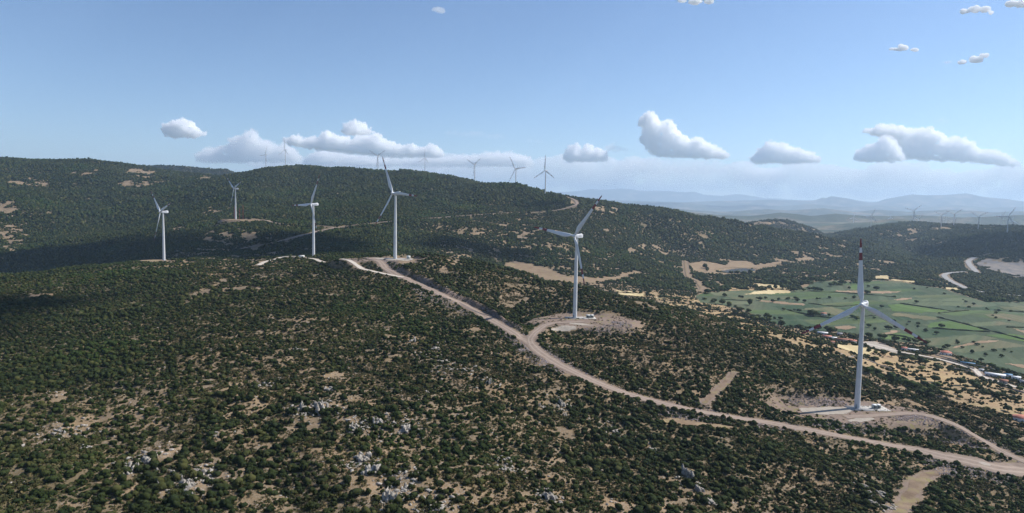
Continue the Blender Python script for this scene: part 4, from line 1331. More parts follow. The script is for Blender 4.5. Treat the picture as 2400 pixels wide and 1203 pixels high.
def instancer(name, P, protos_, kind='stuff'):
    """P rows: x y z sx sz idx rz ; one object whose points carry the plants"""
    me = bpy.data.meshes.new(name)
    me.vertices.add(len(P)); me.vertices.foreach_set('co', P[:, :3].astype(np.float32).ravel())
    for nm, ty, arr in (('sc', 'FLOAT_VECTOR', np.stack([P[:, 3], P[:, 8] if P.shape[1] > 8 else P[:, 3], P[:, 4]], 1)), ('rt', 'FLOAT_VECTOR', np.stack([P[:, 7] if P.shape[1] > 7 else P[:, 6] * 0, P[:, 6] * 0, P[:, 6]], 1)), ('ix', 'INT', P[:, 5])):
        a = me.attributes.new(nm, ty, 'POINT')
        if ty == 'INT': a.data.foreach_set('value', arr.astype(np.int32))
        else: a.data.foreach_set('vector', arr.astype(np.float32).ravel())
    o = link(name, me)
    ng = bpy.data.node_groups.new(name, 'GeometryNodeTree')
    ng.interface.new_socket('Geometry', in_out='INPUT', socket_type='NodeSocketGeometry')
    ng.interface.new_socket('Geometry', in_out='OUTPUT', socket_type='NodeSocketGeometry')
    gi, go = ng.nodes.new('NodeGroupInput'), ng.nodes.new('NodeGroupOutput')
    jn = ng.nodes.new('GeometryNodeJoinGeometry')
    def na(nm, ty):
        n = ng.nodes.new('GeometryNodeInputNamedAttribute'); n.data_type = ty; n.inputs['Name'].default_value = nm
        return [s for s in n.outputs if s.enabled][0]
    sc_, rt_, ix_ = na('sc', 'FLOAT_VECTOR'), na('rt', 'FLOAT_VECTOR'), na('ix', 'INT')
    for k, src in enumerate(protos_):
        oi = ng.nodes.new('GeometryNodeObjectInfo'); oi.inputs['Object'].default_value = src; oi.transform_space = 'ORIGINAL'
        ip = ng.nodes.new('GeometryNodeInstanceOnPoints')
        cp = ng.nodes.new('FunctionNodeCompare'); cp.data_type = 'INT'; cp.operation = 'EQUAL'
        ng.links.new(ix_, cp.inputs[2]); cp.inputs[3].default_value = k
        ng.links.new(gi.outputs[0], ip.inputs['Points']); ng.links.new(cp.outputs[0], ip.inputs['Selection'])
        ng.links.new(oi.outputs['Geometry'], ip.inputs['Instance']); ng.links.new(rt_, ip.inputs['Rotation']); ng.links.new(sc_, ip.inputs['Scale'])
        ng.links.new(ip.outputs[0], jn.inputs[0])
    ng.links.new(jn.outputs[0], go.inputs[0])
    md = o.modifiers.new('plants', 'NODES'); md.node_group = ng
    return tag(o, kind=kind)
def src(name, me):
    return bpy.data.objects.new(name, me)     # the plant form, only drawn where the points put it
SRC = [src('shrub_form', me) for me in LOD0 + LOD1 + LOD2]
Q = ALL[keep]
instancer('scrub', np.stack([Q[:, 0], Q[:, 1], Q[:, 2], Q[:, 3], Q[:, 3] * Q[:, 4], Q[:, 5], Q[:, 6], Q[:, 6] * 0, Q[:, 3] * rs.uniform(.62, 1.25, len(Q))], 1), SRC)

# stones
def stone_mesh(seed, sub=1, flat=.6, amp=.9):
    v, f = ico(sub)
    v = lump(v, amp, 1.3, seed) * np.array([1, .75, flat])
    return raw_mesh('stone', v, f, [M['limestone']])
STN = [src('stone_form', stone_mesh(80 + k)) for k in range(4)]
x, y = candidates(200, 820, 1.7, 301)
z = H(x, y); px, py = project(x, y, z)
pn = fbm(x, y, 26, 3, 302)
ok = (rs.uniform(0, 1, x.size) < .07 + .42 * sstep(.15, .6, pn)) & (samp(EXf, x, y) < .3) & (samp(PADf, x, y) < .3) & ((x / y < .3) | (y < 520))
x, y, z = x[ok], y[ok], z[ok]
sz = .16 + .62 * rs.uniform(0, 1, x.size) ** 3
# broken pieces round the outcrops named further down
CL = [(752, 950, 60), (885, 985, 45), (850, 1090, 55), (915, 1165, 50), (330, 1085, 60), (440, 1140, 60), (955, 1000, 40), (1316, 955, 50), (1000, 820, 70), (1050, 860, 60), (1620, 1130, 40), (2055, 1170, 50), (830, 1003, 40), (1145, 895, 50), (940, 1120, 60), (700, 960, 40), (480, 1110, 50), (160, 1020, 70), (1290, 1165, 40), (1180, 1090, 60), (620, 900, 50), (1440, 1015, 40), (1010, 1190, 60)]
ex = []
for a, b_, sp in CL:
    gx, gy, gz = ground(a, b_, 200, 1200)
    n = int(sp * 2.2); s_ = sp / F * gy * .45
    xx, yy = gx + rs.normal(size=n) * s_, gy + rs.normal(size=n) * s_ * 1.3
    ex.append(np.stack([xx, yy, H(xx, yy), .3 + 1.0 * rs.uniform(0, 1, n) ** 2.2], 1))
ex = np.concatenate(ex)
x, y, z, sz = np.r_[x, ex[:, 0]], np.r_[y, ex[:, 1]], np.r_[z, ex[:, 2]], np.r_[sz, ex[:, 3]]
instancer('scattered_stones', np.stack([x, y, z, sz, sz * rs.uniform(.5, 1.2, x.size), rs.randint(0, 4, x.size), rs.uniform(0, 6.28, x.size)], 1), STN)
# rubble of the road banks
def rubm(seed):
    v, f = ico(1)
    return raw_mesh('stone', lump(v, .9, 1.4, seed) * np.array([1, .8, .75]), f, [M['rubble_stone']])
RBN = [src('rubble_form', rubm(90 + k)) for k in range(4)]
RUB = [[(1480, 935), (1560, 950), (1640, 970), (1720, 986), (1740, 996), (1680, 1002), (1600, 984), (1540, 968), (1490, 950)],
       [(1750, 990), (1830, 1002), (1850, 1012), (1780, 1008)],
       [(1880, 982), (1960, 986), (2050, 996), (2082, 1012), (2078, 1022), (2000, 1018), (1900, 1000)],
       [(2145, 1068), (2200, 1075), (2300, 1100), (2400, 1130), (2440, 1150), (2380, 1148), (2290, 1124), (2200, 1112), (2160, 1092)],
       [(2085, 976), (2140, 982), (2210, 998), (2280, 1020), (2400, 1062), (2440, 1080), (2400, 1072), (2300, 1036), (2200, 1002), (2120, 988)],
       [(2100, 996), (2180, 1012), (2260, 1034), (2340, 1062), (2330, 1066), (2240, 1046), (2160, 1024)],
       [(2050, 965), (2150, 975), (2250, 1000), (2360, 1040), (2300, 1025), (2200, 998), (2100, 980)],
       [(955, 668), (1010, 685), (1060, 704), (1100, 728), (1130, 745), (1110, 750), (1060, 732), (1010, 712), (965, 688)],
       [(885, 612), (925, 614), (960, 618), (955, 632), (935, 645), (915, 636), (895, 626)],
       [(1360, 775), (1400, 770), (1460, 752), (1485, 765), (1480, 780), (1440, 792), (1380, 786)],
       [(1150, 762), (1200, 785), (1230, 808), (1260, 830), (1300, 852), (1340, 876), (1300, 872), (1250, 850), (1200, 815)],
       [(1262, 806), (1285, 800), (1310, 830), (1360, 866), (1400, 886), (1390, 892), (1330, 866), (1290, 838)],
       [(1860, 920), (1990, 938), (1985, 950), (1870, 952), (1850, 940)], [(1600, 940), (1700, 955), (1720, 972), (1640, 958)]]
x, y = candidates(330, 1000, 1.15, 401, .8)
z = H(x, y); px, py = project(x, y, z)
mk = np.zeros(x.size, bool)
jx, jy = fbm(x, y, 14, 2, 5) * 12, fbm(x, y, 10, 2, 6) * 5
for pl in RUB: mk |= in_poly(px + jx, py + jy, pl)
near_main = (samp(np.where(DMAIN > 100, 100, DMAIN), x, y))
mk &= (samp(EXf, x, y) < .3) & (near_main > .6)
mk |= (near_main > .8) & (near_main < 5) & (rs.uniform(0, 1, x.size) < .22) & (samp(EXf, x, y) < .3)
for nm in ('pad1', 'fork', 'pad3'):
    L = ROADS[nm]['L']
    for i in range(0, len(L), 2):
        mk &= ~(np.hypot(x - L[i, 0], y - L[i, 1]) < L[i, 3] + .6)
for i in range(0, len(ROADS['main']['L']), 2):
    L = ROADS['main']['L'][i]
    mk &= ~(np.hypot(x - L[0], y - L[1]) < L[3] + .4)
mk &= rs.uniform(0, 1, x.size) < .8
x, y, z = x[mk], y[mk], z[mk]
sz = .32 + .62 * rs.uniform(0, 1, x.size) ** 2
print('rubble', len(x))
instancer('rubble', np.stack([x, y, z + .1, sz, sz, rs.randint(0, 4, x.size), rs.uniform(0, 6.28, x.size), rs.uniform(-.6, .6, x.size)], 1), RBN)

# ------------------------------------------------------------------ clouds: lumpy bodies of air far beyond the haze box
def cloud_mat(name, dens, noise=None):
    m = bpy.data.materials.new(name); m.use_nodes = True
    nt = m.node_tree
    for n in list(nt.nodes): nt.nodes.remove(n)
    out = nt.nodes.new('ShaderNodeOutputMaterial'); v = nt.nodes.new('ShaderNodeVolumePrincipled')
    v.inputs['Color'].default_value = (1, 1, 1, 1)
    v.inputs['Density'].default_value = dens
    v.inputs['Anisotropy'].default_value = 0.0
    nt.links.new(v.outputs[0], out.inputs['Volume'])
    M[name] = m
    return m
cloud_mat('cloud_dense', .012)
cloud_mat('cloud_soft', .005)
cloud_mat('cloud_thin', .0009)
cloud_mat('cloud_bright', .03)
cloud_mat('cloud_milk', .0006)
tx1 = bpy.data.textures.new('billow_large', 'CLOUDS'); tx1.noise_scale = 230; tx1.noise_depth = 3; tx1.noise_basis = 'BLENDER_ORIGINAL'
tx2 = bpy.data.textures.new('billow_small', 'CLOUDS'); tx2.noise_scale = 95; tx2.noise_depth = 2
def cloud(label, puffs, m='cloud_dense', D=26000, flat=1.0, seed=0, extra=11, small=.42, dz=1.0, coarse=1.0):
    r = np.random.RandomState(900 + seed)
    V, Fs, b = [], [], 0
    sv, sf = ico(3)
    pl = []
    for q in puffs:
        px, py, rp = q[:3]; asp = q[3] if len(q) > 3 else 1.0
        pl.append((px, py, rp, asp, 0))
        for k in range(extra):
            a = r.uniform(-.5, PI + .5); rr = rp * r.uniform(.6, 1.08)
            pl.append((px + rr * math.cos(a) * asp, py - rr * math.sin(a) * flat, rp * r.uniform(.16, small), 1.0 if asp < 2 else asp * .6, r.uniform(-.8, .5)))
    cx = np.mean([q[0] for q in puffs]); 
    yb = max(q[1] + q[2] * .55 for q in puffs)
    c0 = at(cx, yb, D)
    for px, py, rp, asp, dy in pl:
        Dk = D + dy * rp / F * D
        c = at(px, py, Dk); rad = rp / F * D * (1.12 if dy == 0 else 1.0)
        v = sv * np.array([rad * asp, rad * dz, rad * flat]) + np.array(c)
        V.append(v); Fs.append(sf + b); b += len(v)
    V = np.concatenate(V)
    V[:, 2] = np.maximum(V[:, 2], c0.z + (V[:, 2] - c0.z) * (.25 if m != 'cloud_milk' else .8))      # flattened base
    V -= np.array(c0)
    me = raw_mesh('cloud', V, np.concatenate(Fs), [M[m]], True)
    o = link('cloud', me, None, c0)
    md = o.modifiers.new('union', 'REMESH'); md.mode = 'VOXEL'; md.voxel_size = 1.5 * coarse / F * D; md.use_smooth_shade = True
    for t, s in ((tx1, 200 * D / 26000), (tx2, 130 * D / 26000)):
        d = o.modifiers.new('billow', 'DISPLACE'); d.texture = t; d.strength = s; d.mid_level = .5; d.texture_coords = 'GLOBAL'
    # keep the evaluated shape as the cloud's own mesh
    dg = bpy.context.evaluated_depsgraph_get()
    ev = bpy.data.meshes.new_from_object(o.evaluated_get(dg))
    o.modifiers.clear(); o.data = ev
    tag(o, label, 'cloud', 'fair-weather clouds low over the horizon')
    return o
def heap(label, top, base, m='cloud_dense', D=26000, seed=0, rmax=15, fuzz=1.0):
    """cumulus filled with puffs between its cauliflower top line and its flat base"""
    r = np.random.RandomState(500 + seed)
    tx, ty = [q[0] for q in top], [q[1] for q in top]
    bx, by = ([tx[0], tx[-1]], [base, base]) if not isinstance(base, list) else ([q[0] for q in base], [q[1] for q in base])
    P = []
    n = int((tx[-1] - tx[0]) * (max(by) - min(ty)) / 38) + 30
    seg = np.array(top, float)
    dens = np.array([(np.interp(t, tx, ty), t) for t in np.linspace(tx[0], tx[-1], 240)])
    for k in range(n):
        x = r.uniform(tx[0], tx[-1]); a, b_ = np.interp(x, tx, ty), np.interp(x, bx, by)
        y = r.uniform(a, b_ - 1)
        d = np.min(np.hypot(dens[:, 1] - x, dens[:, 0] - y))
        P.append((x, y, min(rmax, max(2.6, d * .98)), r.uniform(-.7, .7)))
    for k in range(n * 2):                      # billows standing out of the near side
        x = r.uniform(tx[0], tx[-1]); a, b_ = np.interp(x, tx, ty), np.interp(x, bx, by)
        y = r.uniform(a, b_ - 1)
        d = np.min(np.hypot(dens[:, 1] - x, dens[:, 0] - y))
        q = min(r.uniform(3, 9), max(2.2, d * .9))
        P.append((x, y, q, -(min(rmax, max(3, d)) + q * .3) / max(q, 9)))
    L = np.r_[0, np.cumsum(np.hypot(*np.diff(seg, axis=0).T))]
    for t in np.arange(0, L[-1], 2.2):          # small billows along the upper edge
        x, y = np.interp(t, L, seg[:, 0]), np.interp(t, L, seg[:, 1])
        q = r.uniform(1.6, 5.0)
        P.append((x + r.normal() * 1.2, y + q * .7, q, r.uniform(-1.5, .5)))
    V, Fs, b = [], [], 0
    sv, sf = ico(2)
    xm = .5 * (tx[0] + tx[-1])
    c0 = at(xm, max(by), D)
    for px, py, rp, dy in P:
        rad = rp / F * D
        Dk = D + dy * max(rp, 9) / F * D
        c = at(px, py, Dk)
        zb = at(px, float(np.interp(px, bx, by)), Dk).z
        v = sv * rad * np.array([1, 1.3, 1]) + np.array(c)
        v[:, 2] = np.maximum(v[:, 2], zb + (v[:, 2] - zb) * .34)
        V.append(v); Fs.append(sf + b); b += len(v)
    V = np.concatenate(V) - np.array(c0)
    o = link('cloud', raw_mesh('cloud', V, np.concatenate(Fs), [M[m]], True), None, c0)
    md = o.modifiers.new('union', 'REMESH'); md.mode = 'VOXEL'; md.voxel_size = 1.0 / F * D; md.use_smooth_shade = True
    for t, s_ in ((tx1, 230 * D / 26000 * fuzz), (tx2, 260 * D / 26000 * fuzz)):
        d = o.modifiers.new('billow', 'DISPLACE'); d.texture = t; d.strength = s_; d.mid_level = .5; d.texture_coords = 'GLOBAL'
    ev = bpy.data.meshes.new_from_object(o.evaluated_get(bpy.context.evaluated_depsgraph_get()))
    o.modifiers.clear(); o.data = ev
    return tag(o, label, 'cloud', 'fair-weather clouds low over the horizon')
heap('small compact white cloud alone over the left ridge', [(382, 303), (388, 293), (398, 287), (412, 283), (427, 280), (442, 283), (453, 290), (463, 299), (476, 313)], [(382, 304), (400, 316), (476, 318)], seed=1)
heap('hazy pinkish cloud bank behind the pair of summit turbines', [(472, 356), (485, 345), (505, 350), (525, 340), (548, 332), (575, 334), (600, 333), (625, 329), (642, 337), (655, 342), (665, 333), (680, 341), (692, 352)], 376, 'cloud_soft', seed=2)
heap('small peaked cloud on top of the hazy bank left of the summit turbines', [(540, 326), (555, 320), (572, 318), (582, 308), (594, 304), (603, 314), (608, 330)], 333, 'cloud_soft', seed=21)
heap('small round cloud floating just above the long left cloud bank', [(806, 304), (811, 292), (822, 287), (836, 286), (850, 291), (861, 297), (863, 306)], 312, seed=3)
heap('long heaped cloud bank above the centre of the broad hill', [(670, 326), (688, 318), (704, 322), (716, 328), (735, 321), (748, 325), (754, 312), (766, 308), (780, 313), (795, 321), (815, 322), (824, 330), (836, 319), (850, 321), (865, 318), (874, 311), (886, 313), (896, 323), (908, 332), (925, 335), (940, 344), (956, 342), (970, 340), (985, 348), (998, 345), (1006, 337), (1018, 340), (1034, 352)], [(670, 332), (740, 345), (800, 352), (900, 362), (1034, 364)], seed=4, D=25000)
heap('pale lower cloud bank under the long heaped one', [(722, 368), (735, 357), (755, 353), (785, 357), (820, 361), (850, 366), (890, 372), (940, 372), (1000, 366), (1060, 368), (1120, 362), (1160, 356), (1200, 360), (1235, 368)], 386, 'cloud_soft', seed=5, D=30000)
heap('small twin-headed cloud left of the tall towering cloud', [(1335, 347), (1343, 338), (1354, 341), (1362, 353), (1370, 347), (1375, 338), (1386, 342), (1392, 353), (1401, 348), (1412, 353), (1421, 364)], 373, seed=6)
heap('tall towering white cloud right of the centre', [(1506, 318), (1510, 300), (1508, 274), (1514, 264), (1524, 261), (1534, 266), (1539, 276), (1546, 284), (1551, 294), (1557, 292), (1560, 284), (1568, 281), (1577, 286), (1580, 298), (1588, 309), (1598, 318), (1610, 324), (1617, 332), (1625, 325), (1636, 321), (1646, 328), (1653, 336), (1666, 340), (1681, 348), (1697, 352), (1707, 364)], [(1506, 325), (1525, 345), (1545, 362), (1707, 368)], seed=7)
heap('ragged cumulus between the towering cloud and the large right-hand cloud', [(1768, 364), (1778, 353), (1790, 346), (1796, 335), (1807, 333), (1816, 338), (1827, 337), (1841, 337), (1850, 346), (1859, 348), (1871, 348), (1890, 356), (1906, 362), (1920, 370)], 377, seed=8)
heap('largest cumulus, spread above the distant row of turbines', [(2026, 306), (2045, 300), (2070, 294), (2105, 294), (2125, 302), (2140, 305), (2156, 300), (2180, 303), (2200, 310), (2211, 320), (2225, 327), (2240, 320), (2260, 330), (2280, 338), (2292, 352), (2310, 352), (2335, 355), (2350, 361), (2370, 372), (2388, 382)], [(2026, 308), (2060, 314), (2098, 319), (2112, 335), (2120, 366), (2200, 372), (2290, 374), (2388, 388)], seed=9, D=24000)
heap('lumpy cloud tucked under the left end of the largest cumulus', [(2015, 354), (2030, 345), (2040, 338), (2055, 334), (2070, 321), (2082, 322), (2095, 332), (2105, 345), (2110, 358)], 373, seed=22, D=23000)
heap('small soft cloud between the twin-headed cloud and the towering one', [(1415, 344), (1428, 338), (1448, 340), (1470, 349)], 352, 'cloud_thin', seed=23)
heap('pinkish low cloud bank under the towering cloud', [(1440, 390), (1470, 378), (1510, 376), (1560, 374), (1620, 376), (1680, 374), (1700, 384), (1730, 396)], 402, 'cloud_thin', seed=24, D=34000)
HI = 14000
cloud('flat bright cloud near the top right corner', [(2262, 27, 7, 1.4), (2285, 21, 10, 1.4), (2308, 22, 9, 1.4), (2325, 29, 6)], 'cloud_bright', D=HI, seed=10, flat=.7)
cloud('bright cloud cut off by the top right corner', [(2372, 10, 11, 1.4), (2398, 7, 12, 1.4)], 'cloud_bright', D=HI, seed=11, flat=.7)
cloud('little flat cloud high on the right, left of a similar one', [(2096, 116, 6, 1.8), (2118, 113, 7, 1.5), (2142, 118, 5, 1.8)], 'cloud_bright', D=HI, seed=12, flat=.7)
cloud('slanting flat cloud high above the large right-hand cloud', [(2258, 146, 7, 1.6), (2284, 139, 9, 1.5), (2305, 131, 6, 1.5)], 'cloud_bright', D=HI, seed=13, flat=.7)
cloud('thin scrap of cloud beside the slanting flat cloud', [(2222, 146, 5, 2.4)], 'cloud_soft', D=HI, seed=14, flat=.7)
cloud('bright cloud cut by the top edge right of centre', [(1600, 3, 7, 1.5), (1630, 5, 10, 1.5), (1662, 4, 8, 1.5)], 'cloud_bright', D=HI, seed=15, flat=.7)
cloud('faint wisp alone high left of centre', [(1025, 25, 8, 1.9)], 'cloud_soft', D=HI, seed=16, flat=.7)
cloud('long thin streak of cloud over the Y-shaped skyline turbine', [(1060, 312, 4, 5), (1110, 315, 6, 5), (1160, 320, 5, 4)], 'cloud_thin', seed=17, extra=1)
cloud('short thin streak right of the long streak', [(1250, 332, 4, 6)], 'cloud_thin', seed=18, extra=1)
cloud('tiny thin streak above the large right-hand cloud', [(2205, 284, 4, 4)], 'cloud_thin', seed=19, extra=1)
# low milky banks far beyond
def bank(label, pts, seed, m='cloud_milk'):
    r = np.random.RandomState(seed)
    P = []
    for x0, x1, y, h in pts:
        n = int((x1 - x0) / 16)
        for k in range(n):
            P.append((x0 + (x1 - x0) * (k + r.uniform(-.5, 1.5)) / n, y + r.normal() * h * .55, h * r.uniform(.2, 1.0), r.uniform(1.3, 3.0)))
    o = cloud(label, P, m, D=66000, seed=seed, extra=1, dz=1.6, coarse=2.5)
    return o
bank('milky low cloud bank behind the broad hill', [(600, 1050, 392, 22)], 31)
bank('milky low cloud bank over the middle of the horizon', [(1030, 1480, 400, 26), (1030, 1480, 430, 20)], 32)
bank('milky low cloud bank under the towering cloud', [(1440, 1800, 408, 20), (1420, 1820, 436, 18)], 33)
bank('milky low cloud bank under the large right-hand cloud', [(1760, 2200, 412, 20), (2150, 2600, 410, 26), (1760, 2600, 440, 18)], 34)

# ------------------------------------------------------------------ cumulus overhead (outside the picture) whose shade lies on the land
M['cloud_white'] = simple('cloud_white', (.88, .88, .88), 1.0, .02, .001)
SHADE = [([(-400, 645), (-100, 612), (0, 600), (100, 586), (200, 571), (300, 556), (375, 547), (450, 549), (560, 551), (660, 552), (730, 548), (765, 551), (790, 558), (838, 567), (862, 578), (872, 590), (860, 604), (700, 604), (560, 600), (450, 602), (300, 614), (200, 622), (60, 640), (-400, 700)], 1090, 2300),
         ([(-300, 690), (0, 697), (100, 690), (190, 698), (240, 712), (190, 722), (140, 735), (90, 762), (40, 785), (0, 796), (-300, 810)], 350, 1050),
         ([(1045, 582), (1062, 566), (1105, 562), (1140, 572), (1225, 582), (1287, 588), (1300, 602), (1250, 610), (1175, 610), (1100, 596)], 1200, 2300),
         ([(1232, 484), (1275, 476), (1325, 473), (1334, 482), (1300, 491), (1255, 489)], 1900, 2800),
         ([(2150, 592), (2190, 574), (2250, 556), (2330, 549), (2420, 545), (2700, 540), (2700, 606), (2400, 603), (2290, 600), (2200, 598)], 2300, 4200)]
CH = 4200.0
V, Fs, b = [], [], 0
JJ, II = np.arange(0, NV - 5, 3), np.arange(0, NU, 3)
gx, gy, gz = GX[np.ix_(JJ, II)], GY[np.ix_(JJ, II)], GZ[np.ix_(JJ, II)]
ppx, ppy = project(gx, gy, gz)
ppx = ppx + fbm(gx, gy, 90, 4, 61) * 22; ppy = ppy + fbm(gx, gy, 70, 4, 62) * 5
for pl, lo, hi in SHADE:
    mk = in_poly(ppx, ppy, pl) & (gy > lo) & (gy < hi)
    c = mk[:-1, :-1] & mk[1:, :-1] & mk[:-1, 1:] & mk[1:, 1:]
    j, i = np.where(c)
    ids = np.arange(gx.size).reshape(gx.shape)
    q = np.stack([ids[j, i], ids[j, i + 1], ids[j + 1, i + 1], ids[j + 1, i]], 1)
    u, inv = np.unique(q, return_inverse=True); inv = inv.reshape(q.shape)
    k = (CH - gz.ravel()[u]) / SUN.z
    v = np.stack([gx.ravel()[u] + SUN.x * k, gy.ravel()[u] + SUN.y * k, gx.ravel()[u] * 0 + CH + fbm(gx.ravel()[u], gy.ravel()[u], 120, 3, 9) * 25], 1)
    V.append(v); Fs.append(inv + b); b += len(v)
ovh = link('clouds', raw_mesh('clouds', np.concatenate(V), np.concatenate(Fs), [M['cloud_white']], True))
md = ovh.modifiers.new('thickness', 'SOLIDIFY'); md.thickness = 90; md.offset = 1
tag(ovh, 'cumulus overhead outside the picture whose shade darkens parts of the slopes', kind='stuff')

# ------------------------------------------------------------------ low herbs and dwarf shrubs between the big ones
def herb_mesh(seed):
    r = np.random.RandomState(seed)
    n = 26
    p = r.normal(size=(n, 3)) * [.5, .5, .16]; p[:, 2] = np.abs(p[:, 2]) + .12
    nm = p / np.linalg.norm(p, axis=1)[:, None] + r.normal(size=(n, 3)) * .5; nm /= np.linalg.norm(nm, axis=1)[:, None]
    a = np.cross(nm, r.normal(size=(n, 3))); a /= np.linalg.norm(a, axis=1)[:, None]; b = np.cross(nm, a)
    s = .26 * r.uniform(.6, 1.3, (n, 1))
    V = np.stack([p - a * s - b * s * .5, p + a * s - b * s * .6, p + a * s * .7 + b * s, p - a * s * .8 + b * s * .7], 1).reshape(-1, 3)
    return raw_mesh('tuft', V, np.arange(n * 4).reshape(n, 4), [M['herb_leaf']])
HRB = [src('tuft_form', herb_mesh(140 + k)) for k in range(4)]
x, y = candidates(200, 900, 1.55, 501, .8)
z = H(x, y)
k = visible(x, y, z, 3); x, y, z = x[k], y[k], z[k]
px, py = project(x, y, z)
cf = cover_full(px, py)
hn = rank(fbm(x, y, 6, 3, 502) + .6 * fbm(x, y, 30, 2, 503))
ok = (hn < np.clip(.26 + .5 * sstep(.12, .6, cf), 0, .8)) & (samp(EXf, x, y) < .2) & (samp(ROADX, x, y) < .2) & (samp(DRYf, x, y) < .3)
ok &= (samp(PADf, x, y) < .5) | (rs.uniform(0, 1, x.size) < .16)
x, y, z = x[ok], y[ok], z[ok]
sz = rs.uniform(.35, 1.05, x.size) * (1 + .5 * (fbm(x, y, 18, 2, 504) > .2))
print('herbs', len(x))
instancer('undergrowth', np.stack([x, y, z, sz, sz * rs.uniform(.7, 1.3, x.size), rs.randint(0, 4, x.size), rs.uniform(0, 6.28, x.size)], 1), HRB)

# ------------------------------------------------------------------ rock outcrops
def outcrop(px, py, wpx, hpx, n, label, style='crag', lo=200, hi=1200):
    gx, gy, gz = ground(px, py, lo, hi)
    w, h = wpx / F * gy, hpx / F * gy
    r = np.random.RandomState(int(px * 7 + py))
    V, Fs, b = [], [], 0
    sv, sf = ico(3)
    n = int(n * 2.2) + 1
    yaw = r.uniform(0, PI) if style != 'slab' else -.9
    lean = r.uniform(-.3, .3)
    for k in range(n):
        t = (k + .5) / n - .5
        ox = t * w * .85 + r.normal() * w * .08
        oy = r.normal() * w * .26
        if style == 'pillar': s = np.array([w * r.uniform(.12, .22), w * r.uniform(.12, .2), h * r.uniform(.25, .55)])
        elif style == 'slab': s = np.array([w * r.uniform(.35, .55), w * r.uniform(.12, .2), h * r.uniform(.2, .38)])
        else: s = np.array([w * r.uniform(.14, .28), w * r.uniform(.12, .24), h * r.uniform(.2, .42)])
        v = lump(sv, .55, 1.1, 700 + k + int(px))
        v = np.sign(v) * np.abs(v) ** .72
        v = lump(v, .38, 3.2, 800 + k + int(py))
        v = v * s * (.72 if style != 'slab' else .85) * r.uniform(.55, 1.25)
        v[:, 0] += v[:, 2] * lean
        a = yaw + r.normal() * .35
        X = v[:, 0] * math.cos(a) - v[:, 1] * math.sin(a) + ox
        Y = v[:, 0] * math.sin(a) + v[:, 1] * math.cos(a) + oy
        zz = float(H(gx + ox, gy + oy)) - gz
        V.append(np.stack([X, Y, v[:, 2] + zz + s[2] * .25], 1)); Fs.append(sf + b); b += len(v)
    me = raw_mesh('rock_outcrop', np.concatenate(V), np.concatenate(Fs), [M['limestone']])
    o = link('rock_outcrop', me, None, (gx, gy, gz))
    tag(o, label, 'rock', 'pale limestone outcrops on the foreground slope')
    return o
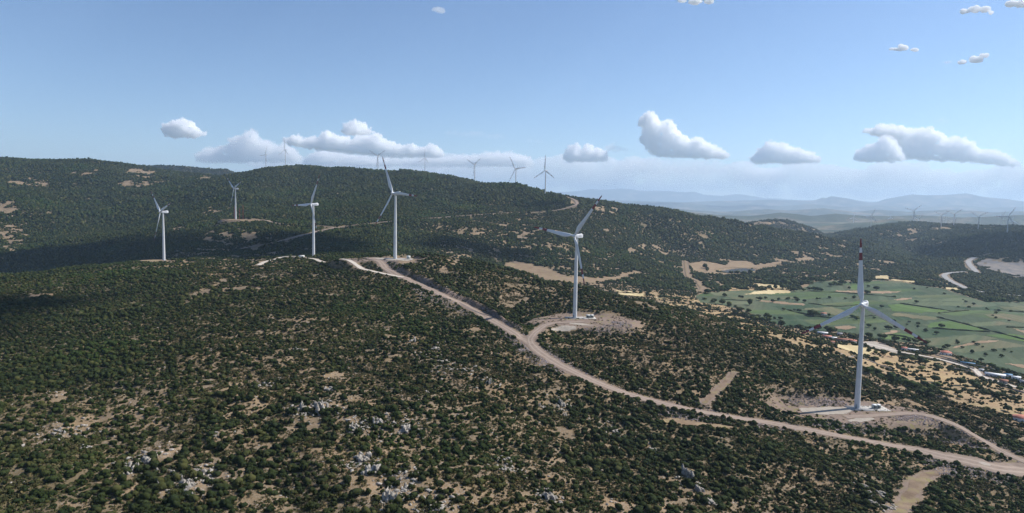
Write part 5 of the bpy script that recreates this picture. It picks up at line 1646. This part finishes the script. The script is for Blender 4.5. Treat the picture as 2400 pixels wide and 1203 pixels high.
OUT = [(752, 962, 30, 46, 6, 'tallest grey rock pillars, casting a black shade left of the foreground centre', 'pillar'),
 (708, 962, 20, 26, 4, 'pair of thin rock spikes just left of the tallest pillars', 'pillar'),
 (768, 915, 22, 20, 4, 'small pale rocks above the tallest pillars', 'crag'),
 (885, 990, 24, 38, 5, 'rounded hollow rock tower right of the tallest pillars', 'crag'),
 (828, 1003, 22, 26, 4, 'pale broken rocks between the pillars and the rounded tower', 'crag'),
 (955, 1006, 30, 26, 6, 'jumbled rocks right of the rounded rock tower', 'crag'),
 (912, 982, 10, 18, 2, 'slim rock tooth beside the rounded tower', 'pillar'),
 (850, 1078, 30, 26, 6, 'crag with a pinkish boulder below the rounded tower', 'crag'),
 (868, 1108, 34, 30, 6, 'dark-sided crag directly under the pinkish boulder', 'crag'),
 (812, 1128, 16, 18, 2, 'single block left of the dark-sided crag', 'crag'),
 (915, 1172, 40, 40, 7, 'spiky crag at the bottom edge below the centre-left', 'pillar'),
 (316, 1096, 30, 34, 6, 'left half of the large rock pile at lower left', 'crag'),
 (345, 1078, 36, 28, 7, 'right half of the large rock pile at lower left', 'crag'),
 (403, 1112, 16, 20, 2, 'lone boulder between the two lower-left rock piles', 'crag'),
 (437, 1140, 40, 28, 8, 'long rock pile right of the lone boulder', 'crag'),
 (420, 1120, 18, 30, 3, 'upright slab behind the long rock pile', 'slab'),
 (478, 1108, 18, 18, 3, 'grey rocks above the right end of the long pile', 'crag'),
 (445, 1165, 22, 22, 4, 'broken stones below the long rock pile', 'crag'),
 (417, 1184, 12, 10, 1, 'flat-topped block near the bottom edge at lower left', 'crag'),
 (374, 1140, 8, 20, 1, 'single white rock needle left of the long pile', 'pillar'),
 (280, 1106, 14, 18, 2, 'small rock left of the large lower-left pile', 'crag'),
 (1612, 1118, 26, 58, 3, 'long slanting bare rock slab in the lower right scrub', 'slab'),
 (1638, 1150, 20, 34, 2, 'lower continuation of the long slanting slab', 'slab'),
 (1668, 1182, 24, 22, 3, 'tilted slab near the bottom edge below the slanting slab', 'slab'),
 (1290, 1170, 26, 36, 3, 'bare pointed slab at the bottom right of centre', 'slab'),
 (1316, 948, 22, 26, 4, 'whitish crag below the gravel shoulder of the road', 'crag'),
 (1325, 975, 12, 14, 2, 'block just under the whitish crag', 'crag'),
 (966, 800, 16, 20, 3, 'small light crag high on the slope left of the road fork', 'crag'),
 (1020, 820, 20, 14, 4, 'scattered rocks right of the small light crag', 'crag'),
 (1040, 850, 24, 16, 5, 'broken pale ledge below the scattered rocks', 'crag'),
 (1145, 900, 12, 24, 3, 'vertical strip of rocks in the middle of the slope', 'pillar'),
 (1270, 955, 18, 14, 3, 'grey ledge left of the whitish crag', 'crag'),
 (1440, 1012, 26, 10, 4, 'slanted ribs of rock below the bend of the road', 'slab'),
 (1530, 1055, 18, 14, 2, 'short slanted rib near the small bare patch', 'slab'),
 (2030, 1143, 22, 14, 2, 'upper slanted rock rib left of the bare clearing', 'slab'),
 (2066, 1160, 24, 16, 2, 'middle slanted rock rib beside the bare clearing', 'slab'),
 (2048, 1182, 24, 16, 2, 'lower slanted rock rib near the bottom edge', 'slab'),
 (2085, 1192, 24, 14, 2, 'rock rib at the bottom edge next to the clearing', 'slab'),
 (700, 820, 20, 12, 4, 'tiny pale rocks in the upper middle of the near slope', 'crag'),
 (615, 905, 20, 10, 4, 'row of small white stones left of the pillars', 'crag'),
 (200, 1050, 22, 10, 4, 'whitish flat rocks in the bare patch at far left', 'crag'),
 (140, 1010, 24, 8, 4, 'flat rock ledge in the clearing near the left edge', 'crag'),
 (40, 1050, 26, 12, 4, 'pale ledge at the left edge', 'crag'),
 (330, 960, 20, 10, 3, 'small ledge above the large lower-left pile', 'crag'),
 (500, 1020, 22, 12, 4, 'pale stones beside the yellowish herb patch', 'crag'),
 (1180, 1100, 20, 12, 3, 'low ledge between the spiky crag and the pointed slab', 'crag'),
 (1000, 920, 20, 10, 3, 'small ledge above the jumbled rocks', 'crag')]
for o_ in OUT: outcrop(*o_)

# ------------------------------------------------------------------ trees of the valley
def crown_mesh(seed, m, hgt, spread, lobes=9, nleaf=30, size=.11):
    me = foliage_mesh('crown', seed, lobes, nleaf, size, 1, hgt, m, spread, .72)
    return me
TREES = []
for k, (hg, sp, th) in enumerate(((.95, .62, .34), (1.15, .55, .42), (.8, .7, .26), (1.7, .42, .35), (1.0, .6, .22))):
    root = empty(('oak_tree', 'oak_tree', 'spreading_tree', 'poplar_tree', 'olive_tree')[k], (0, 0, 0))
    b = MB()
    b.tube((0, 0, -.15), (.02, .01, th), .085, .06, 7)
    for q in range(4):
        a = q * 1.57 + k
        b.tube((.02, .01, th * .8), (.3 * math.cos(a), .3 * math.sin(a), th + .4), .045, .018, 5)
    b.build('trunk', M['bark'], root, smooth=True)
    cr = link('crown', crown_mesh(170 + k, M['tree_leaf'], hg, sp), root); cr.location = (0, 0, th * .75)
    TREES.append(root)
TT = tree_of()
tused = [False] * len(TREES)
def tree(px, py, wpx, kind, label, group, lo=560, hi=3000, hscale=1.0):
    gx, gy, gz = ground(px, py, lo, hi)
    o = TREES[kind] if not tused[kind] else copy_tree(TREES[kind], TT)
    tused[kind] = True
    r = wpx / F * gy / 2 / .95
    o.location = (gx, gy, gz); o.rotation_euler.z = rs.uniform(0, 6.28); o.scale = (r, r, r * hscale * rs.uniform(.92, 1.08))
    tag(o, label, 'tree', group)
NAMED = [(2032, 690, 17, 0, 'big dark tree of the close pair in the upper green fields'), (2054, 681, 17, 0, 'paler tree behind the big dark one in the upper green fields'),
 (2035, 674, 9, 0, 'small round tree left of the close pair in the fields'), (2147, 711, 12, 0, 'lone tree by the field line right of the tallest turbine hub'),
 (2206, 769, 17, 0, 'round dark tree alone in the field past the right blade tip'), (2152, 762, 11, 0, 'tree touching the right blade at its red band'),
 (2130, 757, 9, 0, 'tree just above the right blade of the tallest turbine'), (2100, 771, 15, 1, 'large tree below the right blade of the tallest turbine'),
 (2082, 772, 18, 2, 'wide tree beside the large one below the right blade'), (2066, 722, 12, 0, 'dark tree close under the right blade root'),
 (2278, 906, 30, 0, 'larger left tree of the two round trees in the dry meadow'), (2288, 914, 27, 0, 'right one of the two round trees in the dry meadow'), (2262, 909, 17, 2, 'low bush-like tree between and below the two round trees'),
 (2250, 903, 28, 0, 'broad oak left of the two round trees in the dry meadow'), (2338, 932, 26, 2, 'spreading pale tree right of the two round trees'), (2310, 925, 12, 4, 'small light tree in the dry meadow under the spreading one'),
 (2368, 940, 18, 0, 'dark tree right of the spreading pale tree'), (2362, 965, 22, 0, 'leafy tree near the red-roofed house at the right edge'), (2392, 968, 20, 0, 'tree above the red-roofed house at the right edge'),
 (1903, 741, 30, 2, 'wide dark grove tree beside the small orange-roofed farmhouse'), (1918, 741, 14, 0, 'round tree touching the orange-roofed farmhouse'), (1943, 741, 10, 4, 'small tree right of the orange-roofed farmhouse'),
 (1873, 732, 14, 0, 'round tree at the field line left of the farmhouse grove'), (1862, 729, 8, 0, 'small tree next to the round one on the field line'), (1837, 728, 11, 0, 'tree on the field line farther left of the farmhouse'),
 (1757, 716, 16, 3, 'tall dark pointed tree at the left end of the fields'), (1782, 705, 15, 0, 'dark tree at the end of the yellow stubble strip'), (1794, 701, 9, 1, 'slim tree right of the stubble strip'),
 (1811, 709, 12, 1, 'dark tree standing in the reddish ploughed strip'), (1844, 703, 9, 0, 'tree above the ploughed strip'), (1864, 702, 12, 0, 'larger tree right of the ploughed strip'),
 (1798, 748, 20, 1, 'big tree by the lower edge of the fields at left'), (1770, 744, 10, 0, 'tree left of the big one at the lower field edge'), (1815, 749, 10, 4, 'small tree right of the big one at the lower field edge'), (1828, 750, 14, 0, 'tree at the lower field edge below the farmhouse'),
 (1972, 668, 17, 1, 'tall tree just left of the highest blade of the tallest turbine'), (1948, 672, 16, 0, 'dark tree at the top border of the fields'), (1990, 678, 9, 1, 'small tree right beside the upper blade'),
 (2220, 816, 16, 0, 'big tree behind the red-roofed house in the village'), (2212, 818, 11, 1, 'slimmer tree left of the big one behind the red-roofed house'), (2255, 817, 10, 0, 'tree between the red-roofed house and the tan field strip'),
 (2172, 806, 17, 0, 'tree above the long white shed'), (2150, 797, 15, 1, 'tree farther up the field above the long white shed'), (2347, 838, 12, 1, 'dark tree in the field right of the village'),
 (2310, 835, 12, 1, 'tree by the field edge above the blue-roofed sheds'), (2300, 848, 14, 0, 'lower tree at the field edge above the blue-roofed sheds'), (2323, 862, 20, 0, 'large tree behind the white barn'), (2278, 828, 13, 4, 'olive-like tree right of the red-roofed house'),
 (2190, 896, 26, 0, 'big oak below the stone walls of the village'), (2160, 868, 20, 2, 'wide oak above the dry clearing'), (2200, 868, 22, 0, 'oak at the foot of the village wall'), (2120, 872, 18, 0, 'light green oak left of the dry clearing'),
 (2080, 858, 18, 0, 'oak right beside the tower of the tallest turbine'), (2050, 848, 22, 0, 'bright oak near the tower of the tallest turbine'), (2180, 935, 24, 0, 'oak at the lower border of the dry meadow'), (2205, 928, 20, 1, 'second oak at the lower border of the dry meadow'),
 (2250, 935, 16, 0, 'light green tree below the meadow oaks'), (2165, 905, 20, 0, 'oak between the clearing and the meadow'), (2140, 885, 16, 1, 'upright oak over the dry clearing'),
 (1995, 795, 22, 0, 'big tree left of the tower among the village roofs'), (2035, 792, 20, 0, 'big dark tree right of the tower above the village yard'), (2050, 775, 10, 3, 'tall pointed cypress-like tree right of the tower'), (2045, 800, 18, 2, 'spreading tree beside the pale village yard'),
 (1950, 780, 26, 2, 'wide tree over the white and red village roofs'), (1900, 775, 18, 0, 'tree left of the village behind the lower blade tip'), (1880, 778, 20, 0, 'tree at the lower left border of the fields'),
 (2258, 683, 12, 0, 'dark tree beside the grey valley road'), (2272, 684, 15, 0, 'wider dark tree beside the grey valley road')]
for t in NAMED:
    tree(t[0], t[1], t[2], t[3], t[4], 'trees of the valley', 560 if t[1] > 840 else 700)
r2 = np.random.RandomState(77)
def row(pts, n, w, label, group, lo=700, kinds=(0, 1, 2, 4), jit=3):
    pts = np.array(pts, float)
    s = np.r_[0, np.cumsum(np.hypot(*np.diff(pts, axis=0).T))]
    names = 'first second third fourth fifth sixth seventh eighth ninth tenth eleventh twelfth thirteenth fourteenth fifteenth sixteenth seventeenth eighteenth nineteenth twentieth twenty-first twenty-second twenty-third twenty-fourth twenty-fifth twenty-sixth'.split()
    spots = []
    for k in range(n):
        t = s[-1] * (k + r2.uniform(.1, .9)) / n
        x_ = np.interp(t, s, pts[:, 0]) + r2.normal() * jit; y_ = np.interp(t, s, pts[:, 1]) + r2.normal() * jit * .4
        spots.append((x_, y_))
    for k, (x_, y_) in enumerate(sorted(spots)):
        tree(x_, y_, w * 1.3 * r2.uniform(.65, 1.35), int(kinds[r2.randint(len(kinds))]), names[k] + ' from the left: ' + label, group, lo)
row([(1640, 690), (1700, 682), (1780, 676), (1860, 682), (1935, 682)], 26, 11, 'tree in the belt above the upper left field border', 'belt of trees above the fields')
row([(1780, 655), (1860, 655), (1930, 662)], 16, 11, 'tree in the woodland right of the pond', 'woodland right of the pond')
row([(1700, 640), (1740, 645), (1770, 642), (1800, 640), (1830, 640)], 10, 11, 'dark tree on the near bank of the pond', 'trees by the pond')
row([(1650, 628), (1664, 640)], 3, 11, 'tree on the sandy left bank of the pond', 'trees by the pond')
row([(1940, 671), (2050, 661)], 12, 8, 'tree in the hedge line at the top field border', 'hedge line trees')
row([(1720, 735), (1800, 760), (1880, 772), (1960, 782)], 16, 13, 'tree in the belt below the fields', 'belt of trees below the fields')
row([(2060, 796), (2130, 800), (2180, 812)], 9, 12, 'tree between the village sheds and the fields', 'village trees')
row([(2030, 826), (2080, 836), (2150, 850), (2230, 872)], 12, 14, 'tree on the dry slope under the village', 'slope trees')
row([(2010, 860), (2080, 890), (2140, 915)], 12, 17, 'oak on the slope right of the tallest tower', 'slope oaks', 560)
row([(2200, 905), (2150, 930)], 5, 16, 'oak in the thicket at the meadow corner', 'slope oaks', 560)
row([(1900, 800), (1960, 830), (1995, 850)], 8, 12, 'tree on the yellow slope left of the tallest tower', 'slope trees')
row([(2290, 700), (2330, 706), (2400, 712)], 8, 9, 'tree along the far right field border', 'trees by the valley road')
row([(2330, 868), (2365, 878), (2398, 890)], 7, 12, 'tree behind the barns at the right edge', 'village trees')
row([(2345, 905), (2398, 925)], 5, 11, 'tree below the barns at the right edge', 'village trees')
row([(2110, 682), (2130, 684), (2160, 677), (2200, 690), (2350, 735), (2325, 739), (2397, 724)], 9, 6, 'tiny lone tree dotted in the open fields', 'lone field trees', jit=5)
row([(1500, 690), (1560, 700), (1620, 712), (1700, 735)], 20, 9, 'small tree among the yellow strips', 'trees on the yellow strips')
row([(1990, 740), (2020, 760), (2040, 770)], 4, 9, 'small tree in the fields near the tower', 'lone field trees')
row([(1655, 702), (1720, 722), (1770, 742), (1805, 756)], 16, 11, 'tree in the second belt below the left fields', 'second belt below the fields', jit=5)
row([(1690, 696), (1760, 700), (1850, 706), (1900, 712)], 9, 8, 'small tree along the ploughed strip', 'trees along the ploughed strip', jit=4)
row([(1890, 700), (2010, 704)], 5, 7, 'small tree in the open field left of the tower', 'lone field trees', jit=6)
row([(2050, 745), (2130, 765), (2190, 790)], 7, 8, 'small tree in the plots right of the tower', 'lone field trees', jit=6)
row([(2235, 720), (2300, 715), (2330, 740), (2380, 760)], 7, 6, 'tiny tree in the far right fields', 'lone field trees', jit=6)
row([(2230, 800), (2290, 812), (2380, 830)], 8, 8, 'small tree in the fields above the barns', 'lone field trees', jit=6)
row([(1760, 650), (1800, 662), (1850, 668), (1900, 668)], 18, 11, 'tree in the wood left of the upper field corner', 'wood left of the fields', jit=7)

# ------------------------------------------------------------------ hedges, drystone walls
def ribbon(name, pts, w, h, m, label, cat, group=None, lo=650, jag=.5, seed=0):
    P = [ground(a, b, lo, 3200) for a, b in pts]
    L = resample([(p[0], p[1], p[2]) for p in P], 3.0)
    t = np.gradient(L[:, :2], axis=0); t /= np.linalg.norm(t, axis=1)[:, None] + 1e-9
    n = np.stack([-t[:, 1], t[:, 0]], 1)
    s = np.cumsum(np.r_[0, np.hypot(np.diff(L[:, 0]), np.diff(L[:, 1]))])
    hh = h * (1 + jag * fbm(s, s * 0 + seed, 9, 3, seed)); ww = w * (1 + jag * .6 * fbm(s, s * 0 + seed + 5, 12, 3, seed + 1))
    z = H(L[:, 0], L[:, 1])
    rings = []
    for i in range(len(L)):
        c = L[i, :2]
        f = lambda k, zz: (c[0] + n[i, 0] * k, c[1] + n[i, 1] * k, z[i] + zz)
        rings.append([f(-ww[i], -.3), f(-ww[i] * .95, hh[i] * .6), f(-ww[i] * .45, hh[i]), f(ww[i] * .45, hh[i] * .96), f(ww[i] * .95, hh[i] * .55), f(ww[i], -.3)])
    b = MB(); b.loft(rings)
    o = b.build(name, M[m])
    return tag(o, label, cat, group)
HD = [[(1900, 684), (1960, 686), (2030, 691), (2100, 697)], [(1895, 712), (1960, 719), (2010, 716)], [(2110, 712), (2170, 721), (2240, 731)], [(2196, 744), (2250, 757), (2310, 773), (2400, 797)],
      [(2185, 770), (2250, 775), (2320, 779)], [(1690, 703), (1760, 706)], [(1845, 727), (1890, 738), (1960, 748)], [(2200, 735), (2270, 728)], [(2060, 740), (2020, 742)], [(2360, 768), (2440, 770)],
      [(2060, 785), (2110, 789), (2160, 800)], [(2330, 728), (2400, 733)]]
HL = ['dark thin hedge across the upper fields behind the tallest turbine', 'short dark hedge left of the turbine hub', 'dark hedge bordering the bright green plot', 'long diagonal hedge crossing the right-hand fields',
      'hedge under the bright green strip at right', 'short hedge beside the ploughed strip', 'hedge line left of the orange-roofed farmhouse', 'faint hedge between the bright plot and the path',
      'tiny hedge behind the tower', 'hedge above the small tan plot at the right edge', 'hedge above the village yard', 'hedge near the brown field at right']
for i, (p, lb) in enumerate(zip(HD, HL)):
    ribbon('hedge', p, 1.6, 2.2, 'hedge_leaf', lb, 'hedge', 'field hedges', seed=i)
WLS = [([(2192, 833), (2230, 843), (2275, 855), (2310, 862), (2345, 872)], 'upper of the two long dark stone walls in the village'), ([(2205, 841), (2240, 850), (2283, 866)], 'lower of the two long dark stone walls in the village'),
       ([(1957, 827), (2010, 838), (2045, 850), (2090, 866)], 'dark drystone wall under the yellow plot left of the tower'), ([(2220, 862), (2275, 872)], 'short stone wall above the two round trees'),
       ([(2060, 806), (2100, 812), (2160, 826)], 'stone wall behind the pale village yard'), ([(2345, 905), (2400, 922)], 'stone wall below the barns at the right edge')]
for i, (p, lb) in enumerate(WLS):
    ribbon('stone_wall', p, .6, 1.5, 'wall_stone', lb, 'wall', 'drystone walls', jag=.25, seed=40 + i)

# ------------------------------------------------------------------ buildings
def house(px, py, w, d, h, rz, roof, wall, label, hip=False, rh=None, rise=1.0, nwin=3, door=True, cat='house', name='house', over=.4, lo=560):
    gx, gy, gz = ground(px, py, lo, 1600)
    o = empty(name, (gx, gy, gz), rz)
    tag(o, label, cat)
    b = MB(); b.box((0, 0, h / 2 - .5), (w, d, h + 1)); b.build('wall', M[wall], o)
    rh = rh if rh else d * .28
    X, Y = w / 2 + over, d / 2 + over
    ins = (Y if hip else 0)
    b = MB()
    e = .18
    vs = [(-X, -Y, h), (X, -Y, h), (X, Y, h), (-X, Y, h), (-X + ins, 0, h + rh), (X - ins, 0, h + rh), (-X, -Y, h + e), (X, -Y, h + e), (X, Y, h + e), (-X, Y, h + e), (-X + ins, 0, h + rh + e), (X - ins, 0, h + rh + e)]
    fs = [(0, 3, 2, 1), (0, 1, 7, 6), (1, 2, 8, 7), (2, 3, 9, 8), (3, 0, 6, 9), (6, 7, 11, 10), (8, 9, 10, 11), (7, 8, 11), (9, 6, 10)]
    b.add(vs[:4] + vs[4:6] + vs[6:], fs)
    rf = b.build('roof', M[roof], o)
    if name == 'house':
        b = MB(); b.box((w * .2, d * .12, h + rh * .8 + .5), (.7, .7, 1.3)); b.build('chimney', M[wall], rf)
    for k in range(nwin):
        x = -w / 2 + w * (k + .5) / nwin
        if door and k == nwin // 2:
            b = MB(); b.box((x, -d / 2 - .03, 1.05), (1.1, .1, 2.1)); b.build('door', M['bark'], o); continue
        b = MB(); b.box((x, -d / 2 - .02, h * .55), (1.3, .1, 1.2)); b.build('window', M['window_dark'], o)
    for k in range(2):
        y = -d / 4 + d / 2 * k
        b = MB(); b.box((w / 2 + .02, y, h * .55), (.1, 1.1, 1.2)); b.build('window', M['window_dark'], o)
    return o
house(2217, 832, 12.5, 9.5, 3.4, -.45, 'roof_red', 'wall_white', 'white house with a salmon hipped roof by the village road', hip=True, rh=2.2)
house(2395, 990, 12, 9, 3.6, -.6, 'roof_red', 'wall_white', 'white house with a red roof cut off by the right edge', hip=True, rh=2.2)
house(1930, 739, 9.5, 7, 3.0, -.3, 'roof_rust', 'wall_white', 'small orange-roofed farmhouse beside the grove in the fields')
house(2332, 884, 19, 6.5, 3.2, -.62, 'roof_white', 'wall_grey', 'long barn with a white roof and grey walls near the right edge', name='barn', cat='barn', nwin=5, rh=1.2)
house(2352, 898, 7.5, 5.5, 2.8, -.6, 'roof_rust', 'wall_stone', 'small brown-roofed shed below the long white barn', name='shed', cat='shed', nwin=1, door=False, rh=1.2)
house(2362, 884, 7.5, 6, 3.0, -.5, 'roof_blue', 'wall_grey', 'shed with a bright blue roof right of the long white barn', name='shed', cat='shed', nwin=2, door=False, rh=.8)
house(2381, 890, 8, 6, 3.2, -.5, 'roof_white', 'wall_white', 'white flat-roofed house right of the blue-roofed shed', nwin=3, rh=.6)
house(2398, 899, 6, 5, 3.0, -.5, 'roof_grey', 'wall_white', 'little grey-roofed house at the right edge', nwin=2, rh=.8)
house(2268, 855, 15, 3.5, 2.4, -.62, 'roof_blue', 'wall_stone', 'long low lean-to with a blue-grey roof between the stone walls', name='shed', cat='shed', nwin=3, door=False, rh=.5)
house(2300, 870, 4.5, 2.4, 2.2, -.6, 'roof_white', 'wall_white', 'tiny white shed by the pale road above the long barn', name='shed', cat='shed', nwin=1, door=False, rh=.4)
house(2134, 822, 18, 3.2, 2.4, -.55, 'roof_white', 'wall_grey', 'very long thin shed with a white roof beside the village road', name='shed', cat='shed', nwin=4, door=False, rh=.5)
house(2119, 821, 6.5, 5.5, 3.0, -.5, 'roof_red', 'wall_white', 'little pink-roofed house at the left end of the long thin shed', nwin=2, rh=1.4)
house(1928, 784, 14, 6, 3.0, -.55, 'roof_white', 'wall_grey', 'barn with a bright white roof behind the lower left blade tip', name='barn', cat='barn', nwin=3, rh=1.0)
house(1938, 793, 12, 6, 3.0, -.45, 'roof_red', 'wall_stone', 'red-roofed shed just below the bright white barn', name='shed', cat='shed', nwin=2, door=False, rh=1.4)
house(1952, 795, 10, 4, 2.6, -.3, 'roof_white', 'wall_white', 'low white-roofed shed touching the red-roofed one', name='shed', cat='shed', nwin=2, door=False, rh=.6)
house(1978, 801, 21, 6, 3.0, -.35, 'roof_rust', 'wall_stone', 'long stable with a rusty red roof left of the tower', name='stable', cat='stable', nwin=4, rh=1.5)
house(1999, 804, 9, 6, 3.0, -.4, 'roof_red', 'wall_white', 'pinkish-roofed house partly behind the tower of the tallest turbine', nwin=2, rh=1.4)
house(1949, 806, 7, 4.5, 2.6, -.4, 'roof_rust', 'wall_stone', 'small orange-brown shed below the other roofs left of the tower', name='shed', cat='shed', nwin=1, door=False, rh=1.0)
house(1968, 786, 7, 5, 2.8, -.4, 'roof_grey', 'wall_stone', 'small grey-roofed house among trees above the long stable', nwin=2, rh=1.0)

# ------------------------------------------------------------------ haze
hz = MB(); hz.box((0, 27750, 435), (120000, 57500, 1690))
m = bpy.data.materials.new('haze_air'); m.use_nodes = True
nt = m.node_tree
for n in list(nt.nodes): nt.nodes.remove(n)
out = nt.nodes.new('ShaderNodeOutputMaterial'); pv = nt.nodes.new('ShaderNodeVolumePrincipled')
pv.inputs['Color'].default_value = (.59, .775, 1, 1)
pv.inputs['Density'].default_value = 4.0e-5
pv.inputs['Anisotropy'].default_value = .25
nt.links.new(pv.outputs[0], out.inputs['Volume'])
haze = hz.build('haze', m)
tag(haze, kind='stuff')
print('objects', len(bpy.data.objects))
